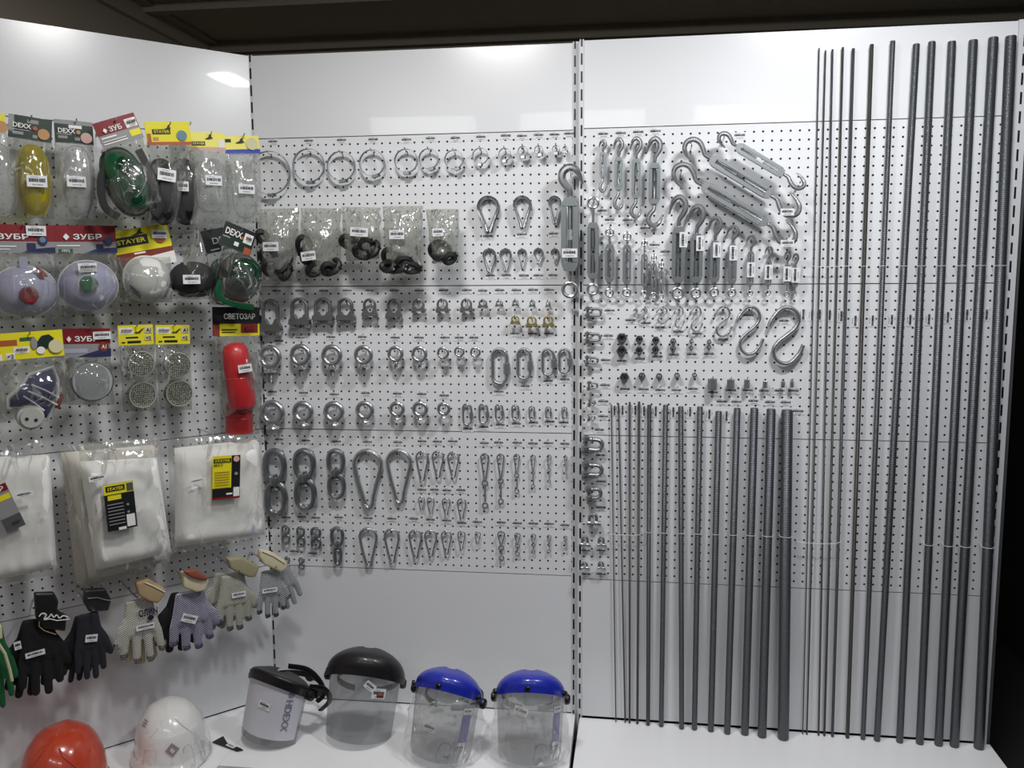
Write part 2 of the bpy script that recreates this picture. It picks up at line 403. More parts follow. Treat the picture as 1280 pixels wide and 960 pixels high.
post(M, .0, .012, .05, 'slotted shelving post in the corner left of the hose clamps', -.002)
post(M, W1-.0055, .0125, .05, 'slotted shelving post at right end of the snap hook bay', ext=.013)
post(R, .0052, .0125, .05, 'slotted shelving post at left end of the turnbuckle bay')
post(R, W2+.004, .032, .05, 'slotted shelving post at the far right beside the thickest rod')
o = MB().box((0, .03, 0), (.012, .06, ZTOP-ZF-.02)).build('end_panel', plain('frame_grey', '#4a4c4e', .5), None, R.P(W2+.027, (ZTOP+ZF)/2, -.01), (0, 0, R.a)); tag(o, 'dark grey end strip closing the right side of shelving', 'end panel')
DD = .415
def decks(F, poly, label, th=.03, name='base_deck'):
    b = MB(); n = len(poly)
    b.add([(x, y, 0) for x, y in poly]+[(x, y, -th) for x, y in poly], [tuple(range(n)), tuple(range(2*n-1, n-1, -1))]+[(i, (i+1) % n, (i+1) % n+n, i+n) for i in range(n)])
    root = b.build(name, m_deck, None, F.P(0, ZD), (0, 0, F.a), sharp=30)
    tag(root, label, 'shelf', 'white base shelves'); return root
d_m = decks(M, [(.0, .001), (.0, -DD), (W1, -DD), (W1, .001)], 'white base shelf under the middle bay, holding the face shields')
d_r = decks(R, [(.0055, .0), (.0055, -DD), (W2+.03, -DD), (W2+.03, .0)], 'white base shelf under the right bay, where the rods stand')
c45 = cos(rad(45))
d_l = decks(L, [(-.999, .006), (-.999, -DD), (-DD-.001, -DD), (-.002, -.001)], 'white base shelf under the left bay, holding the hard hats')
for d, F, u0, u1 in ((d_m, M, 0, W1), (d_r, R, .006, W2+.03), (d_l, L, -.999, -DD)):
    k = MB().box(((u0+u1)/2, -DD+.03, -.03-.075), (u1-u0-.002, .02, .15)).build('kick_plate', plain('kick_grey', '#b9babb', .4), d)

# ------------------------------------------------------------------ lamps
def area(name, loc, target, sx, sy, power, col=(1, 1, 1)):
    l = bpy.data.lights.new(name, 'AREA'); l.shape = 'RECTANGLE'; l.size = sx; l.size_y = sy; l.energy = power; l.color = col
    o = bpy.data.objects.new(name, l); COL.objects.link(o); o.location = loc
    o.rotation_euler = (Vector(target)-Vector(loc)).to_track_quat('-Z', 'Y').to_euler(); return o
area('added_sparkle_lamp', (.62, -1.08, 1.93), (.62, -1.0, 0), .30, .12, 18.5, (1, .99, .97))
area('added_sparkle_lamp', (1.75, -.86, 1.93), (1.75, -.8, 0), .30, .12, 21, (.97, .985, 1))
for lx in (-.2, .8, 1.8): area('added_sparkle_lamp', (lx, -3.2, 1.93), (lx+.1, -1.2, .3), .7, .12, 4.2, (.98, .99, 1))  # added row behind the camera, for metal sparkle and frontal fill
w = bpy.data.worlds.new('world'); S.world = w; w.use_nodes = True
nt = w.node_tree; bg = nt.nodes['Background']; bg.inputs[1].default_value = 1.0
tc = nt.nodes.new('ShaderNodeTexCoord'); sp = nt.nodes.new('ShaderNodeSeparateXYZ'); nt.links.new(tc.outputs['Generated'], sp.inputs[0])
rp = nt.nodes.new('ShaderNodeValToRGB'); nt.links.new(sp.outputs['Z'], rp.inputs[0])
rp.color_ramp.elements[0].position = 0.0; rp.color_ramp.elements[0].color = (.03, .03, .03, 1)
rp.color_ramp.elements[1].position = .35; rp.color_ramp.elements[1].color = (.19, .195, .205, 1)
nt.links.new(rp.outputs[0], bg.inputs[0])
S.view_settings.view_transform = 'Standard'; S.view_settings.look = 'None'
S.cycles.transparent_max_bounces = 32; S.cycles.max_bounces = 8
m_swv = plain('swivel_steel', '#9da1a3', .30, .92, bump=.05, bscale=300)
# ------------------------------------------------------------------ hardware builders: local origin at the middle of the shape, x right, z up, -y out
def hang(name, label, cat, F, u, z, off, group, ry=0.0): return thing(name, label, cat, F.P(u, z, off), F.a, group, ry)

def hose_clamp(t, D, bw, tilt):
    r = D/2
    MB().lathe([(r, -bw/2), (r, bw/2), (r-.0009, bw/2), (r-.0009, -bw/2)], axis='y', n=40, closed=True).build('band', m_zincd, t)
    a = -PI/2+tilt; c = Vector((r*cos(a), 0, r*sin(a)-.002)); rot = RY(-tilt*1.0)
    hw = min(max(D*.24, .011), .020)
    b = MB().box(c, (hw, bw*1.15, .0075), rot, top=.9)
    for s in (-1, 1): b.box(c+rot @ Vector((s*hw*.3, 0, .004)), (hw*.2, bw*1.0, .004), rot)
    h = b.build('screw_housing', m_zincd, t, sharp=30)
    d = rot @ Vector((1, 0, 0))
    MB().tube([c-d*hw*.62, c+d*hw*.62], .0032, 10).tube([c+d*hw*.5, c+d*hw*.78], .0048, 6).build('screw', m_zinc, h)

def thimble(t, W, H, d):
    """grooved teardrop eye for wire rope"""
    r = W*.44; path = []
    cz = H/2-W/2
    for i in range(19):
        a = rad(-20)+rad(220)*i/18; path.append((r*cos(a), 0, cz+r*sin(a)))
    path = [(W*.06, 0, -H/2), (r*.45, 0, -H*.22)]+path+[(-r*.45, 0, -H*.22), (-W*.06, 0, -H/2)]
    P = smooth(path, 3); prof = [(.085, -1), (.02, -.75), (-.055, -.35), (-.075, 0), (-.055, .35), (.02, .75), (.085, 1)]
    b = MB(); vs = []; n = len(prof)
    for i, p in enumerate(P):
        q = (P[min(i+1, len(P)-1)]-P[max(i-1, 0)]).normalized(); nn = Vector((q.z, 0, -q.x))
        for a, y in prof: vs.append(p+nn*a*W+Vector((0, y*d, 0)))
    b.add(vs, [(i*n+j, (i+1)*n+j, (i+1)*n+j+1, i*n+j+1) for i in range(len(P)-1) for j in range(n-1)])
    o = b.mesh('thimble', m_zinc, 50); return o

def wire_rope_clip(t, W, H, mat, matn):
    r = max(W*.085, .0012); hw = W*.35; top = H/2
    sad = -H/2+H*.16
    P = [(-hw, 0, -H/2)]+[(-hw, 0, top-hw-r)]+[(hw*cos(a), 0, top-hw-r+hw*sin(a)) for a in [PI-PI*i/12 for i in range(1, 12)]]+[(hw, 0, top-hw-r), (hw, 0, -H/2)]
    MB().tube(P, r, 10).build('u_bolt', mat, t)
    h = H*.29
    poly = [(-W*.5, sad), (W*.5, sad), (W*.5, sad+h*.35), (W*.36, sad+h*.75), (W*.24, sad+h), (W*.12, sad+h*.5), (-W*.12, sad+h*.5), (-W*.24, sad+h), (-W*.36, sad+h*.75), (-W*.5, sad+h*.35)]
    MB().prism(poly, -W*.16, W*.16).box((0, 0, sad-.0008), (W*1.0, W*.42, H*.06)).build('saddle', mat, t, sharp=30)
    for s in (-1, 1):
        MB().lathe([(W*.001, 0), (W*.17, 0), (W*.17, H*.12), (W*.001, H*.12)], (s*hw, 0, sad-H*.15), n=6).build('nut', matn, t, sharp=30)

def eye_bolt(t, W, shank, mat):
    Rm = W*.39; r = W*.11
    MB().torus(Rm, r, n=32, k=12).build('eye', mat, t)
    MB().lathe([(.0001, 0), (W*.26, 0), (W*.29, W*.03), (W*.22, W*.09), (W*.13, W*.16), (.0001, W*.16)], (0, 0, -W*.62), n=20).build('collar', mat, t)
    s = W*.125; z1 = -W*.62-shank; b = [(.0001, 0), (s*.8, 0)]
    k = max(4, int(shank/.0022))
    for i in range(k): b += [(s, shank*(i+.3)/k), (s*.84, shank*(i+.8)/k)]
    b += [(s, shank), (.0001, shank)]
    MB().lathe(b, (0, 0, z1), n=12).build('threaded_shank', m_zinc, t)
def eye_nut(t, W, mat):
    MB().torus(W*.375, W*.125, n=32, k=12).build('eye', mat, t)
    MB().lathe([(W*.13, 0), (W*.25, 0), (W*.28, W*.05), (W*.24, W*.12), (W*.14, W*.2), (W*.13, W*.2)], (0, 0, -W*.62), n=20, closed=True).build('threaded_boss', mat, t)
def oval(W, H, n=10):
    r = W/2; P = []
    for i in range(n+1): a = PI*i/n; P.append((r*cos(a), 0, H/2-r+r*sin(a)))
    for i in range(n+1): a = PI+PI*i/n; P.append((r*cos(a), 0, -H/2+r+r*sin(a)))
    return P
def quick_link(t, W, H, mat=None):
    r = W*.105; P = oval(W-2*r, H-2*r)
    MB().tube(P, r, 10, closed=True).build('link', mat or m_zinc, t)
    x = W/2-r; z = -H*.06; h = H*.30
    MB().lathe([(r*1.05, 0), (r*1.75, h*.03), (r*1.75, h*.97), (r*1.05, h)], (x, 0, z-h/2), n=6, closed=True).build('sleeve_nut', m_zincd, t, sharp=30)
def swivel(t, W, H, wl=1.0, split=.52):
    r = W*.125; h1 = H*split; h2 = H*(1-split)+r*1.2
    def ring(w, h, zc, flatdir):
        P = [Vector(p)+Vector((0, 0, zc)) for p in smooth([(0, 0, h/2), (w*.36, 0, h*.40), (w*.5, 0, h*.12), (w*.47, 0, -h*.2), (w*.3, 0, -h*.44), (0, 0, -h*.5), (-w*.3, 0, -h*.44), (-w*.47, 0, -h*.2), (-w*.5, 0, h*.12), (-w*.36, 0, h*.40)], 4, True)]
        return P
    MB().tube(ring(W-2*r, h1-2*r, H/2-h1/2, 1), r, 10, closed=True).lathe([(.0001, -r*1.3), (r*1.7, -r*1.3), (r*1.9, 0), (r*1.7, r*1.2), (.0001, r*1.2)], (0, 0, H/2-h1+r), n=14).build('upper_ring', m_swv, t)
    P = [Vector((p.x, p.y, -p.z+2*(-H/2+h2/2))) for p in ring(W*wl-2*r, h2-2*r, -H/2+h2/2, -1)]
    MB().tube(P, r, 10, closed=True).build('lower_ring', m_swv, t)
    zz = H/2-h1+r
    MB().tube([(0, 0, zz+r*2.1), (0, 0, zz-r*2.4)], r*.75, 10).lathe([(.0001, 0), (r*1.35, 0), (r*1.5, r*.6), (r*.9, r*1.2), (.0001, r*1.2)], (0, 0, zz-r*3.2), n=12).build('swivel_pin', m_swv, t)
def snap_hook(t, W, H, mat=None):
    """pear shaped spring hook: bent rod body and a straight gate"""
    mat = mat or m_zinc; r = max(W*.075, .0011); w = W/2-r; h = H/2-r; wb = w*.28
    top = [(w*cos(a), 0, h-w+w*sin(a)) for a in [rad(-12)+rad(204)*i/14 for i in range(15)]]
    left = [(-w*.72, 0, -h*.15), (-wb*1.05, 0, -h+wb)]
    bot = [(wb*cos(a), 0, -h+wb+wb*sin(a)) for a in [PI+rad(10)+rad(160)*i/6 for i in range(7)]]
    right = [(wb*1.1, 0, -h+wb*1.05), (w*.42, 0, -h*.52)]
    frame = [(w*.93, 0, h-w-H*.10)]+top+left+bot+right
    MB().tube(smooth(frame, 2), r, 8).build('hook_body', mat, t)
    MB().tube([(w*.44, 0, -h*.50), (w*.95, 0, h-w-H*.085)], r*.82, 8).build('gate', m_zincd if mat is m_zinc else mat, t)
def chain_snap(t, W, H, links=2):
    """long narrow spring snap, swivel eye and end ring"""
    r = max(W*.09, .0010); hp = H*.50
    zt = H/2; w = W/2-r
    P = [(0, 0, zt-hp)]+[(w*.30, 0, zt-hp*.85), (w*.98, 0, zt-w*1.3)]+[(w*cos(a), 0, zt-w-r+w*sin(a)) for a in [PI*i/8 for i in range(9)]]+[(-w*.98, 0, zt-w*1.3), (-w*.30, 0, zt-hp*.85)]
    MB().tube(smooth(P, 3, True), r, 7, closed=True).build('spring_snap', m_zinc2, t)
    z = zt-hp; re = W*.30; MB().torus(re, r*.9, (0, 0, z-re*.8), n=16, k=6).lathe([(.0001, -r*1.4), (r*1.8, -r*1.2), (r*1.8, r*1.2), (.0001, r*1.4)], (0, 0, z+r), n=10).build('swivel_eye', m_zinc2, t)
    z -= re*1.9; rr = W*.37
    lh = max((z+H/2-2*rr)/1.0, r*4)
    MB().tube([Vector((p[1], p[0]*1.0, p[2]))+Vector((0, 0, z-lh/2+r)) for p in oval(W*.30, lh+4*r, 6)], r*.9, 6, closed=True).build('link', m_zinc2, t)
    MB().torus(rr-r, r, (0, 0, -H/2+rr), n=20, k=6).build('end_ring', m_zinc2, t)
def tb_hook(w, h, up=1, mir=1):
    pts = [(0, 0, 0), (.02*w, 0, .22*h), (.22*w, 0, .40*h), (.38*w, 0, .62*h), (.33*w, 0, .86*h), (.06*w, 0, 1.0*h), (-.25*w, 0, .93*h), (-.45*w, 0, .70*h), (-.56*w, 0, .42*h)]
    P = smooth(pts, 4)
    return [Vector((p.x*up*mir, p.y, p.z*up)) for p in P]
def turnbuckle(t, W, zt, zb, top, bot, mat, gap=.0, depth=None):
    """frame between zb and zt; top / bot: ('eye', R) or ('hook', w, h)"""
    d = depth or W*.6; tk = W*.29; Lb = zt-zb; e = min(W*.62, Lb*.16)
    b = MB()
    for s in (-1, 1): b.prism([(s*(W/2), zb+e*.8), (s*(W/2), zt-e*.8), (s*(W/2-tk), zt-e*.9), (s*(W/2-tk), zb+e*.9)], -d/2, d/2)
    for s, z in ((1, zt), (-1, zb)):
        b.prism([(-W/2, z-s*e*.8), (W/2, z-s*e*.8), (W*.44, z-s*e*.45), (W*.30, z), (-W*.30, z), (-W*.44, z-s*e*.45)], -d/2, d/2)
    b.build('frame', mat, t, sharp=30)
    for s, z, end in ((1, zt, top), (-1, zb, bot)):
        rr = W*.13; zi = z-s*Lb*.43; b = MB()
        if end[0] == 'eye':
            Rr = end[1]; z1 = z+s*(end[2] if len(end) > 2 else W*.25)
            prof = []; k = 18
            b.tube([(0, 0, zi), (0, 0, z1+s*Rr*.1)], rr, 8).torus(Rr*.80, Rr*.22, (0, 0, z1+s*Rr), n=22, k=8)
            b.build('eye_screw', m_zinc, t)
        else:
            w, h = end[1], end[2]
            P = [Vector((0, 0, zi)), Vector((0, 0, z))]+[p+Vector((0, 0, z+s*.002)) for p in tb_hook(w, h, s, -1 if len(end) > 3 else 1)]
            n = len(P); rs = [rr, rr]+[rr*(1.25+.6*sin(PI*min(1, i/(n-3)*1.05)) - (.75*max(0, (i/(n-3)-.78)/.22))) for i in range(n-2)]
            b.tube(P, rs, 9).build('hook_screw', m_zinc, t)
def shackle(t, W, H, ry=0.0):
    """bow opening down with a screw pin across; W wide, H tall"""
    r = min(W, H)*.14; w = W/2-r*1.4; zb = -H/2+r*2.2
    P = [(-w, 0, zb)]+[(w*cos(a), 0, H/2-r-w*.95+w*.95*sin(a)) for a in [PI-PI*i/14 for i in range(15)]]+[(w, 0, zb)]
    b = MB().tube(P, r, 10)
    for s in (-1, 1): b.lathe([(r*.6, -r*.85), (r*1.9, -r*.85), (r*1.9, r*.85), (r*.6, r*.85)], (s*w, 0, zb), 'x', 14, closed=True)
    b.build('bow', m_zinc, t)
    MB().tube([(-w-r*1.6, 0, zb), (w+r*1.8, 0, zb)], r*.95, 10).lathe([(.0001, 0), (r*1.6, 0), (r*1.6, r*1.2), (.0001, r*1.2)], (w+r*1.4, 0, zb), 'x', 12).build('pin', m_zincd, t)
def s_hook(W, H, r):
    w = W/2-r; h = H/2-r; k = .82
    pts = [(-w, 0, h*.34), (-w*.80, 0, h*.62), (-w*.36, 0, h*.93), (w*.12, 0, h), (w*.56, 0, h*.83), (w*.70, 0, h*.52), (w*.46, 0, h*.24), (0, 0, 0), (-w*.46, 0, -h*.24), (-w*.70, 0, -h*.52), (-w*.56, 0, -h*.83), (-w*.12, 0, -h), (w*.36, 0, -h*.93), (w*.80, 0, -h*.62), (w, 0, -h*.34)]
    return MB().tube(smooth(pts, 5), r, 10)
def hex_nut(w, h):
    o = hexa(w/2, PI/6); i_ = hexa(w*.27, PI/6); b = MB(); vs = []
    n = 24; ri = w*.27
    def ringpt(R_, hexed, y, k):
        a = 2*PI*k/n
        if hexed:
            s = a % (PI/3) - PI/6; R_ = R_*cos(PI/6)/cos(s)
        return (R_*cos(a+PI/6+PI/6), y, R_*sin(a+PI/6+PI/6))
    rings = [(ri, 0, h/2), (ri*1.0, 0, -h/2), (ri*1.12, 0, -h/2-.0003), (w*.42, 0, -h/2-.0003), (w/2, 1, -h/2+h*.12), (w/2, 1, h/2)]
    for R_, hx, y in rings: vs += [ringpt(R_, hx, y, k) for k in range(n)]
    m = len(rings)
    return b.add(vs, [(i*n+k, i*n+(k+1) % n, ((i+1) % m)*n+(k+1) % n, ((i+1) % m)*n+k) for i in range(m) for k in range(n)])

def top_hook(F, u, z, off, label, group, r=.0015): peg_hook(F, u, z, off+.014, label, group, r)
def series(F, rows, noun, desc, name, cat, rowname, off, builder, tags=None, hookdz=0.0, tagpos='above', rowof=None, hook=True):
    """rows: (cx, top, bottom, width) in photo measure; each becomes one thing with its peg and its printed label"""
    n = len(rows)
    for i, (cx, tp, bt, w) in enumerate(rows):
        u, zt, zb, W = size(F, cx, tp, bt, w, off); H = zt-zb
        lab = '%s, %s %s' % (desc, which(i, n), rowname)
        t = hang(name, lab, cat, F, u, (zt+zb)/2, off, noun)
        builder(t, W, H)
        if hook: top_hook(F, u, zt-hookdz*W-.0025, off, 'wire peg under the %s %s %s' % (which(i, n), noun, rowname), 'wire pegs on the pegboards')
    if tags:
        for i, (px, py) in enumerate(tags):
            price_tag(F, px, py, 'printed price label %s the %s %s %s' % (tagpos, which(i, len(tags)), noun, rowname), 'printed price labels on the pegboards')

A1 = crop(300, 150, 5.818); A2 = crop(520, 150, 5.818)
# --- hose clamps (top row of the middle bay)
cl = [(A1(215, 385), 25.5, .05), (A1(500, 330), 19.6, .05), (A1(735, 335), 17.4, .12), (A1(960, 312), 15.7, .28), (A1(1207, 297), 14.2, .05), (A2(92, 282), 12.2, .3), (A2(275, 288), 11.5, .4), (A2(467, 262), 9.8, -.05), (A2(645, 250), 7.6, -.05), (A2(777, 228), 6.3, .0), (A2(892, 220), 5.4, .3), (A2(1018, 212), 4.7, 0), (A2(1085, 210), 3.2, .0)]
for i, ((cx, cy), r, tl) in enumerate(cl):
    off = .026
    u, zt, zb, D = size(M, cx, cy-r, cy+r, 2*r, off)
    t = hang('hose_clamp', 'round zinc worm drive hose clamp, %s in the top row of rings' % which(i, 13), 'hose clamp', M, u, (zt+zb)/2, off, 'hose clamps in the top row')
    hose_clamp(t, D, .015, tl)
    top_hook(M, u, zt-.003, off, 'wire peg inside the %s hose clamp of the top row' % which(i, 13), 'wire pegs on the pegboards')
for i, p in enumerate([A1(240, 160), A1(500, 155), A1(738, 150), A1(968, 145), A1(1210, 147), A2(107, 137), A2(287, 135), A2(470, 127), A2(653, 118), A2(770, 120), A2(893, 113), A2(1008, 110), A2(1113, 103)]):
    price_tag(M, p[0], p[1], 'printed price label above the %s hose clamp of the top row' % which(i, 13), 'printed price labels on the pegboards')

# --- wire rope thimbles
T = crop(580, 230, 7.3875)
def crows(C, L_, s): return [(C(a, b)[0], C(a, b)[1], C(a, c)[1], w/s) for a, b, c, w in L_]
def cpts(C, L_): return [C(a, b) for a, b in L_]
def mk_thimble(t, W, H):
    me = thimble(t, W, H, W*.17+.002); o = bpy.data.objects.new('thimble_groove', me); COL.objects.link(o); o.parent = t
    MB().tube([(-W*.05, 0, -H/2+.002), (W*.05, 0, -H/2+.002)], W*.07, 6).build('thimble_point', m_zinc, t)
series(M, crows(T, [(227, 115, 440, 195), (540, 112, 400, 160), (838, 112, 360, 115)], 7.3875), 'large thimble', 'large galvanised teardrop wire rope thimble', 'wire_rope_thimble', 'thimble', 'in the upper thimble row', .014, mk_thimble, cpts(T, [(220, 487), (533, 470), (830, 463)]), tagpos='below', hookdz=.1)
series(M, crows(T, [(235, 597, 810, 115), (385, 597, 800, 105), (537, 600, 770, 80), (687, 593, 730, 85), (840, 597, 720, 72)], 7.3875), 'small thimble', 'small galvanised teardrop wire rope thimble', 'wire_rope_thimble', 'thimble', 'in the lower thimble row', .010, mk_thimble, cpts(T, [(245, 850), (390, 848), (553, 850), (685, 850), (825, 847)]), tagpos='below', hookdz=.1)

# --- wire rope clips
K1 = crop(310, 350, 5.818); K2 = crop(510, 350, 5.818)
clips = crows(K1, [(165, 135, 405, 150), (375, 125, 350, 150), (545, 125, 315, 150), (710, 128, 312, 135), (885, 132, 280, 112), (1060, 133, 288, 115)], 5.818)+crows(K2, [(75, 133, 240, 105), (250, 133, 240, 95), (425, 133, 238, 95), (545, 140, 205, 72), (665, 143, 195, 60), (782, 140, 192, 52), (905, 145, 198, 46), (1020, 150, 198, 38)], 5.818)
series(M, clips, 'rope clip', 'grey wire rope clip with U bolt and saddle', 'wire_rope_clip', 'rope clip', 'in the long clip row', .022, lambda t, W, H: wire_rope_clip(t, W, H, m_cast if W > .03 else m_zinc, m_zinc),
       cpts(K1, [(210, 82), (375, 82), (550, 82), (720, 80), (885, 80), (1065, 80)])+cpts(K2, [(80, 80), (258, 78), (428, 78), (545, 82), (668, 78), (788, 78), (910, 76), (1025, 76)]), hookdz=.12)
series(M, crows(K2, [(780, 256, 322, 70), (900, 260, 345, 85), (1020, 256, 345, 86)], 5.818), 'yellow rope clip', 'yellow passivated wire rope clip with broad saddle', 'wire_rope_clip', 'rope clip', 'of three under the grey clips', .022, lambda t, W, H: wire_rope_clip(t, W, H, m_brass, m_brass), cpts(K2, [(780, 393), (908, 393), (1022, 393)]), tagpos='below', hookdz=.12)

# --- eye bolts and eye nuts
def mk_eyebolt(t, W, H): eye_bolt(t, W, max(.01, H-W*1.12), m_zinc)
eb = []
for C, x, y, r, b in [(K1, 160, 560, 86, 745), (K1, 382, 545, 79, 700), (K1, 610, 548, 78, 700), (K1, 840, 545, 71, 685), (K1, 1073, 538, 60, 645), (K2, 82, 540, 60, 640), (K2, 255, 530, 46, 612), (K2, 373, 522, 40, 580), (K2, 490, 525, 40, 580)]:
    cx, cy = C(x, y); r /= 5.818; eb.append((cx, cy, r, C(x, b)[1]))
for i, (cx, cy, r, b) in enumerate(eb):
    off = .03; u, zt, zb, W = size(M, cx, cy-r, cy+r, 2*r, off); _, zz = M.hit(cx, b, off)
    t = hang('eye_bolt', 'forged zinc lifting eye bolt with shank down, %s in the eye bolt row' % which(i, 9), 'eye bolt', M, u, (zt+zb)/2, off, 'eye bolts')
    eye_bolt(t, W, max(.008, (zt+zb)/2-W*.62-zz), m_zinc)
    top_hook(M, u, zt-W*.25-.002, off, 'wire peg through the %s eye bolt of its row' % which(i, 9), 'wire pegs on the pegboards')
for i, p in enumerate(cpts(K1, [(225, 446), (378, 423), (605, 418), (833, 418), (1070, 423)])+cpts(K2, [(80, 423), (268, 423), (375, 423), (480, 423)])):
    price_tag(M, p[0], p[1], 'printed price label above the %s eye bolt of its row' % which(i, 9), 'printed price labels on the pegboards')
N1 = crop(310, 460, 5.818); N2 = crop(510, 460, 5.818)
en = [(N1, 178, 325, 92), (N1, 400, 318, 79), (N1, 625, 318, 78), (N1, 850, 308, 70), (N1, 1083, 300, 59), (N2, 88, 300, 60), (N2, 260, 298, 51)]
for i, (C, x, y, r) in enumerate(en):
    cx, cy = C(x, y); r /= 5.818; off = .03; u, zt, zb, W = size(M, cx, cy-r, cy+r, 2*r, off)
    t = hang('eye_nut', 'round zinc lifting eye nut, %s in the eye nut row' % which(i, 7), 'eye nut', M, u, (zt+zb)/2, off, 'eye nuts'); eye_nut(t, W, m_zinc)
    top_hook(M, u, zt-W*.25-.002, off, 'wire peg through the %s eye nut of its row' % which(i, 7), 'wire pegs on the pegboards')
for i, p in enumerate(cpts(N1, [(178, 176), (403, 184), (627, 195), (857, 186), (1088, 190)])+cpts(N2, [(100, 193), (263, 204)])):
    price_tag(M, p[0], p[1], 'printed price label above the %s eye nut of its row' % which(i, 7), 'printed price labels on the pegboards')

# --- quick links
ql = [(624.5, 434, 481.8, 22.5), (655, 434, 475.5, 19.5), (685, 434.5, 470.5, 17.5), (705.6, 434.5, 467.5, 16.5)]
series(M, ql, 'big quick link', 'large oval zinc quick link with sleeve nut', 'quick_link', 'quick link', 'in the upper link row', .012, quick_link, cpts(N2, [(660, 175), (855, 135), (1020, 98), (1140, 87)]), tagpos='below', hookdz=.2)
series(M, crows(N2, [(430, 253, 418, 76), (548, 254, 408, 74), (662, 257, 385, 64), (780, 262, 378, 58), (900, 272, 378, 48), (1020, 278, 375, 46), (1137, 277, 375, 42)], 5.818), 'small quick link', 'small oval quick link with sleeve nut', 'quick_link', 'quick link', 'in the lower link row', .010, quick_link, cpts(N2, [(435, 445), (550, 432), (672, 417), (790, 408), (912, 400), (1030, 393), (1132, 400)]), tagpos='below', hookdz=.2)

# --- swivels
W1c = crop(310, 540, 5.332); W2c = crop(510, 540, 5.332)
series(M, crows(W1c, [(183, 105, 567, 160), (380, 105, 525, 155), (588, 108, 450, 128)], 5.332), 'big swivel', 'large forged grey double ring swivel', 'chain_swivel', 'swivel', 'in the upper swivel row', .022, lambda t, W, H: swivel(t, W, H), cpts(W1c, [(210, 52), (388, 60), (590, 66)]), hookdz=.14)
series(M, crows(W1c, [(252, 620, 750, 60), (352, 628, 770, 60), (453, 632, 785, 75)], 5.332), 'small swivel', 'small bright double ring swivel', 'chain_swivel', 'swivel', 'in the lower swivel row', .014, lambda t, W, H: swivel(t, W, H), cpts(W1c, [(255, 572), (357, 568), (455, 575)]), hookdz=.14)
series(M, crows(W1c, [(597, 628, 895, 97)], 5.332), 'long swivel', 'oval topped swivel with narrow lower eye', 'chain_swivel', 'swivel', 'of the lower row end, beside snap hooks', .02, lambda t, W, H: swivel(t, W, H, .68, .52), cpts(W1c, [(605, 572)]), hookdz=.14)
series(M, crows(W1c, [(262, 828, 932, 38), (358, 835, 918, 44)], 5.332), 'tiny swivel', 'tiny dark swivel', 'chain_swivel', 'swivel', 'of two at the bottom seam', .014, lambda t, W, H: swivel(t, W, H), cpts(W1c, [(307, 798), (430, 811)]), hookdz=.14)

# --- snap hooks
series(M, crows(W1c, [(800, 110, 515, 205), (1008, 110, 482, 180)], 5.332)+crows(W2c, [(95, 124, 328, 92), (200, 122, 307, 86), (303, 128, 307, 86)], 5.332), 'large snap hook', 'large pear shaped steel snap hook', 'snap_hook', 'snap hook', 'in the upper hook row', .014, snap_hook, cpts(W1c, [(795, 69), (1000, 71)])+cpts(W2c, [(95, 65), (195, 67), (298, 65)]), hookdz=.1)
series(M, crows(W2c, [(90, 428, 522, 46), (152, 432, 547, 54), (255, 437, 557, 60), (358, 440, 582, 66)], 5.332), 'small snap hook', 'small pear shaped steel snap hook', 'snap_hook', 'snap hook', 'in the short middle row', .010, snap_hook, cpts(W2c, [(92, 388), (178, 388), (260, 392), (352, 390)]), hookdz=.1)
series(M, crows(W1c, [(803, 633, 907, 130), (960, 640, 877, 110)], 5.332)+crows(W2c, [(50, 648, 847, 95), (152, 650, 832, 90), (257, 655, 818, 76), (357, 657, 787, 56), (465, 662, 752, 42)], 5.332), 'bottom snap hook', 'pear shaped steel snap hook', 'snap_hook', 'snap hook', 'in the bottom hook row', .012, snap_hook, cpts(W1c, [(800, 577), (958, 580), (1107, 581)])+cpts(W2c, [(150, 587), (257, 593), (358, 609), (462, 603)]), hookdz=.1)
# --- chain snaps
series(M, crows(W2c, [(513, 140, 512, 62), (618, 143, 482, 56), (725, 145, 412, 46), (833, 150, 375, 38), (940, 150, 343, 34), (1050, 155, 288, 26)], 5.332), 'long chain snap', 'slim zinc spring snap with end ring', 'chain_snap', 'chain snap', 'in the upper snap row', .010, chain_snap, cpts(W2c, [(510, 77), (605, 74), (727, 75), (833, 80), (935, 77), (1047, 82)]), hookdz=.12)
series(M, crows(W2c, [(622, 658, 860, 54), (730, 670, 828, 44), (835, 677, 812, 38), (940, 683, 805, 32), (1050, 690, 790, 26)], 5.332), 'short chain snap', 'short zinc spring snap with end ring', 'chain_snap', 'chain snap', 'in the lower snap row', .010, chain_snap, cpts(W2c, [(622, 606), (728, 611), (835, 613), (940, 615), (1048, 624)]), hookdz=.12)
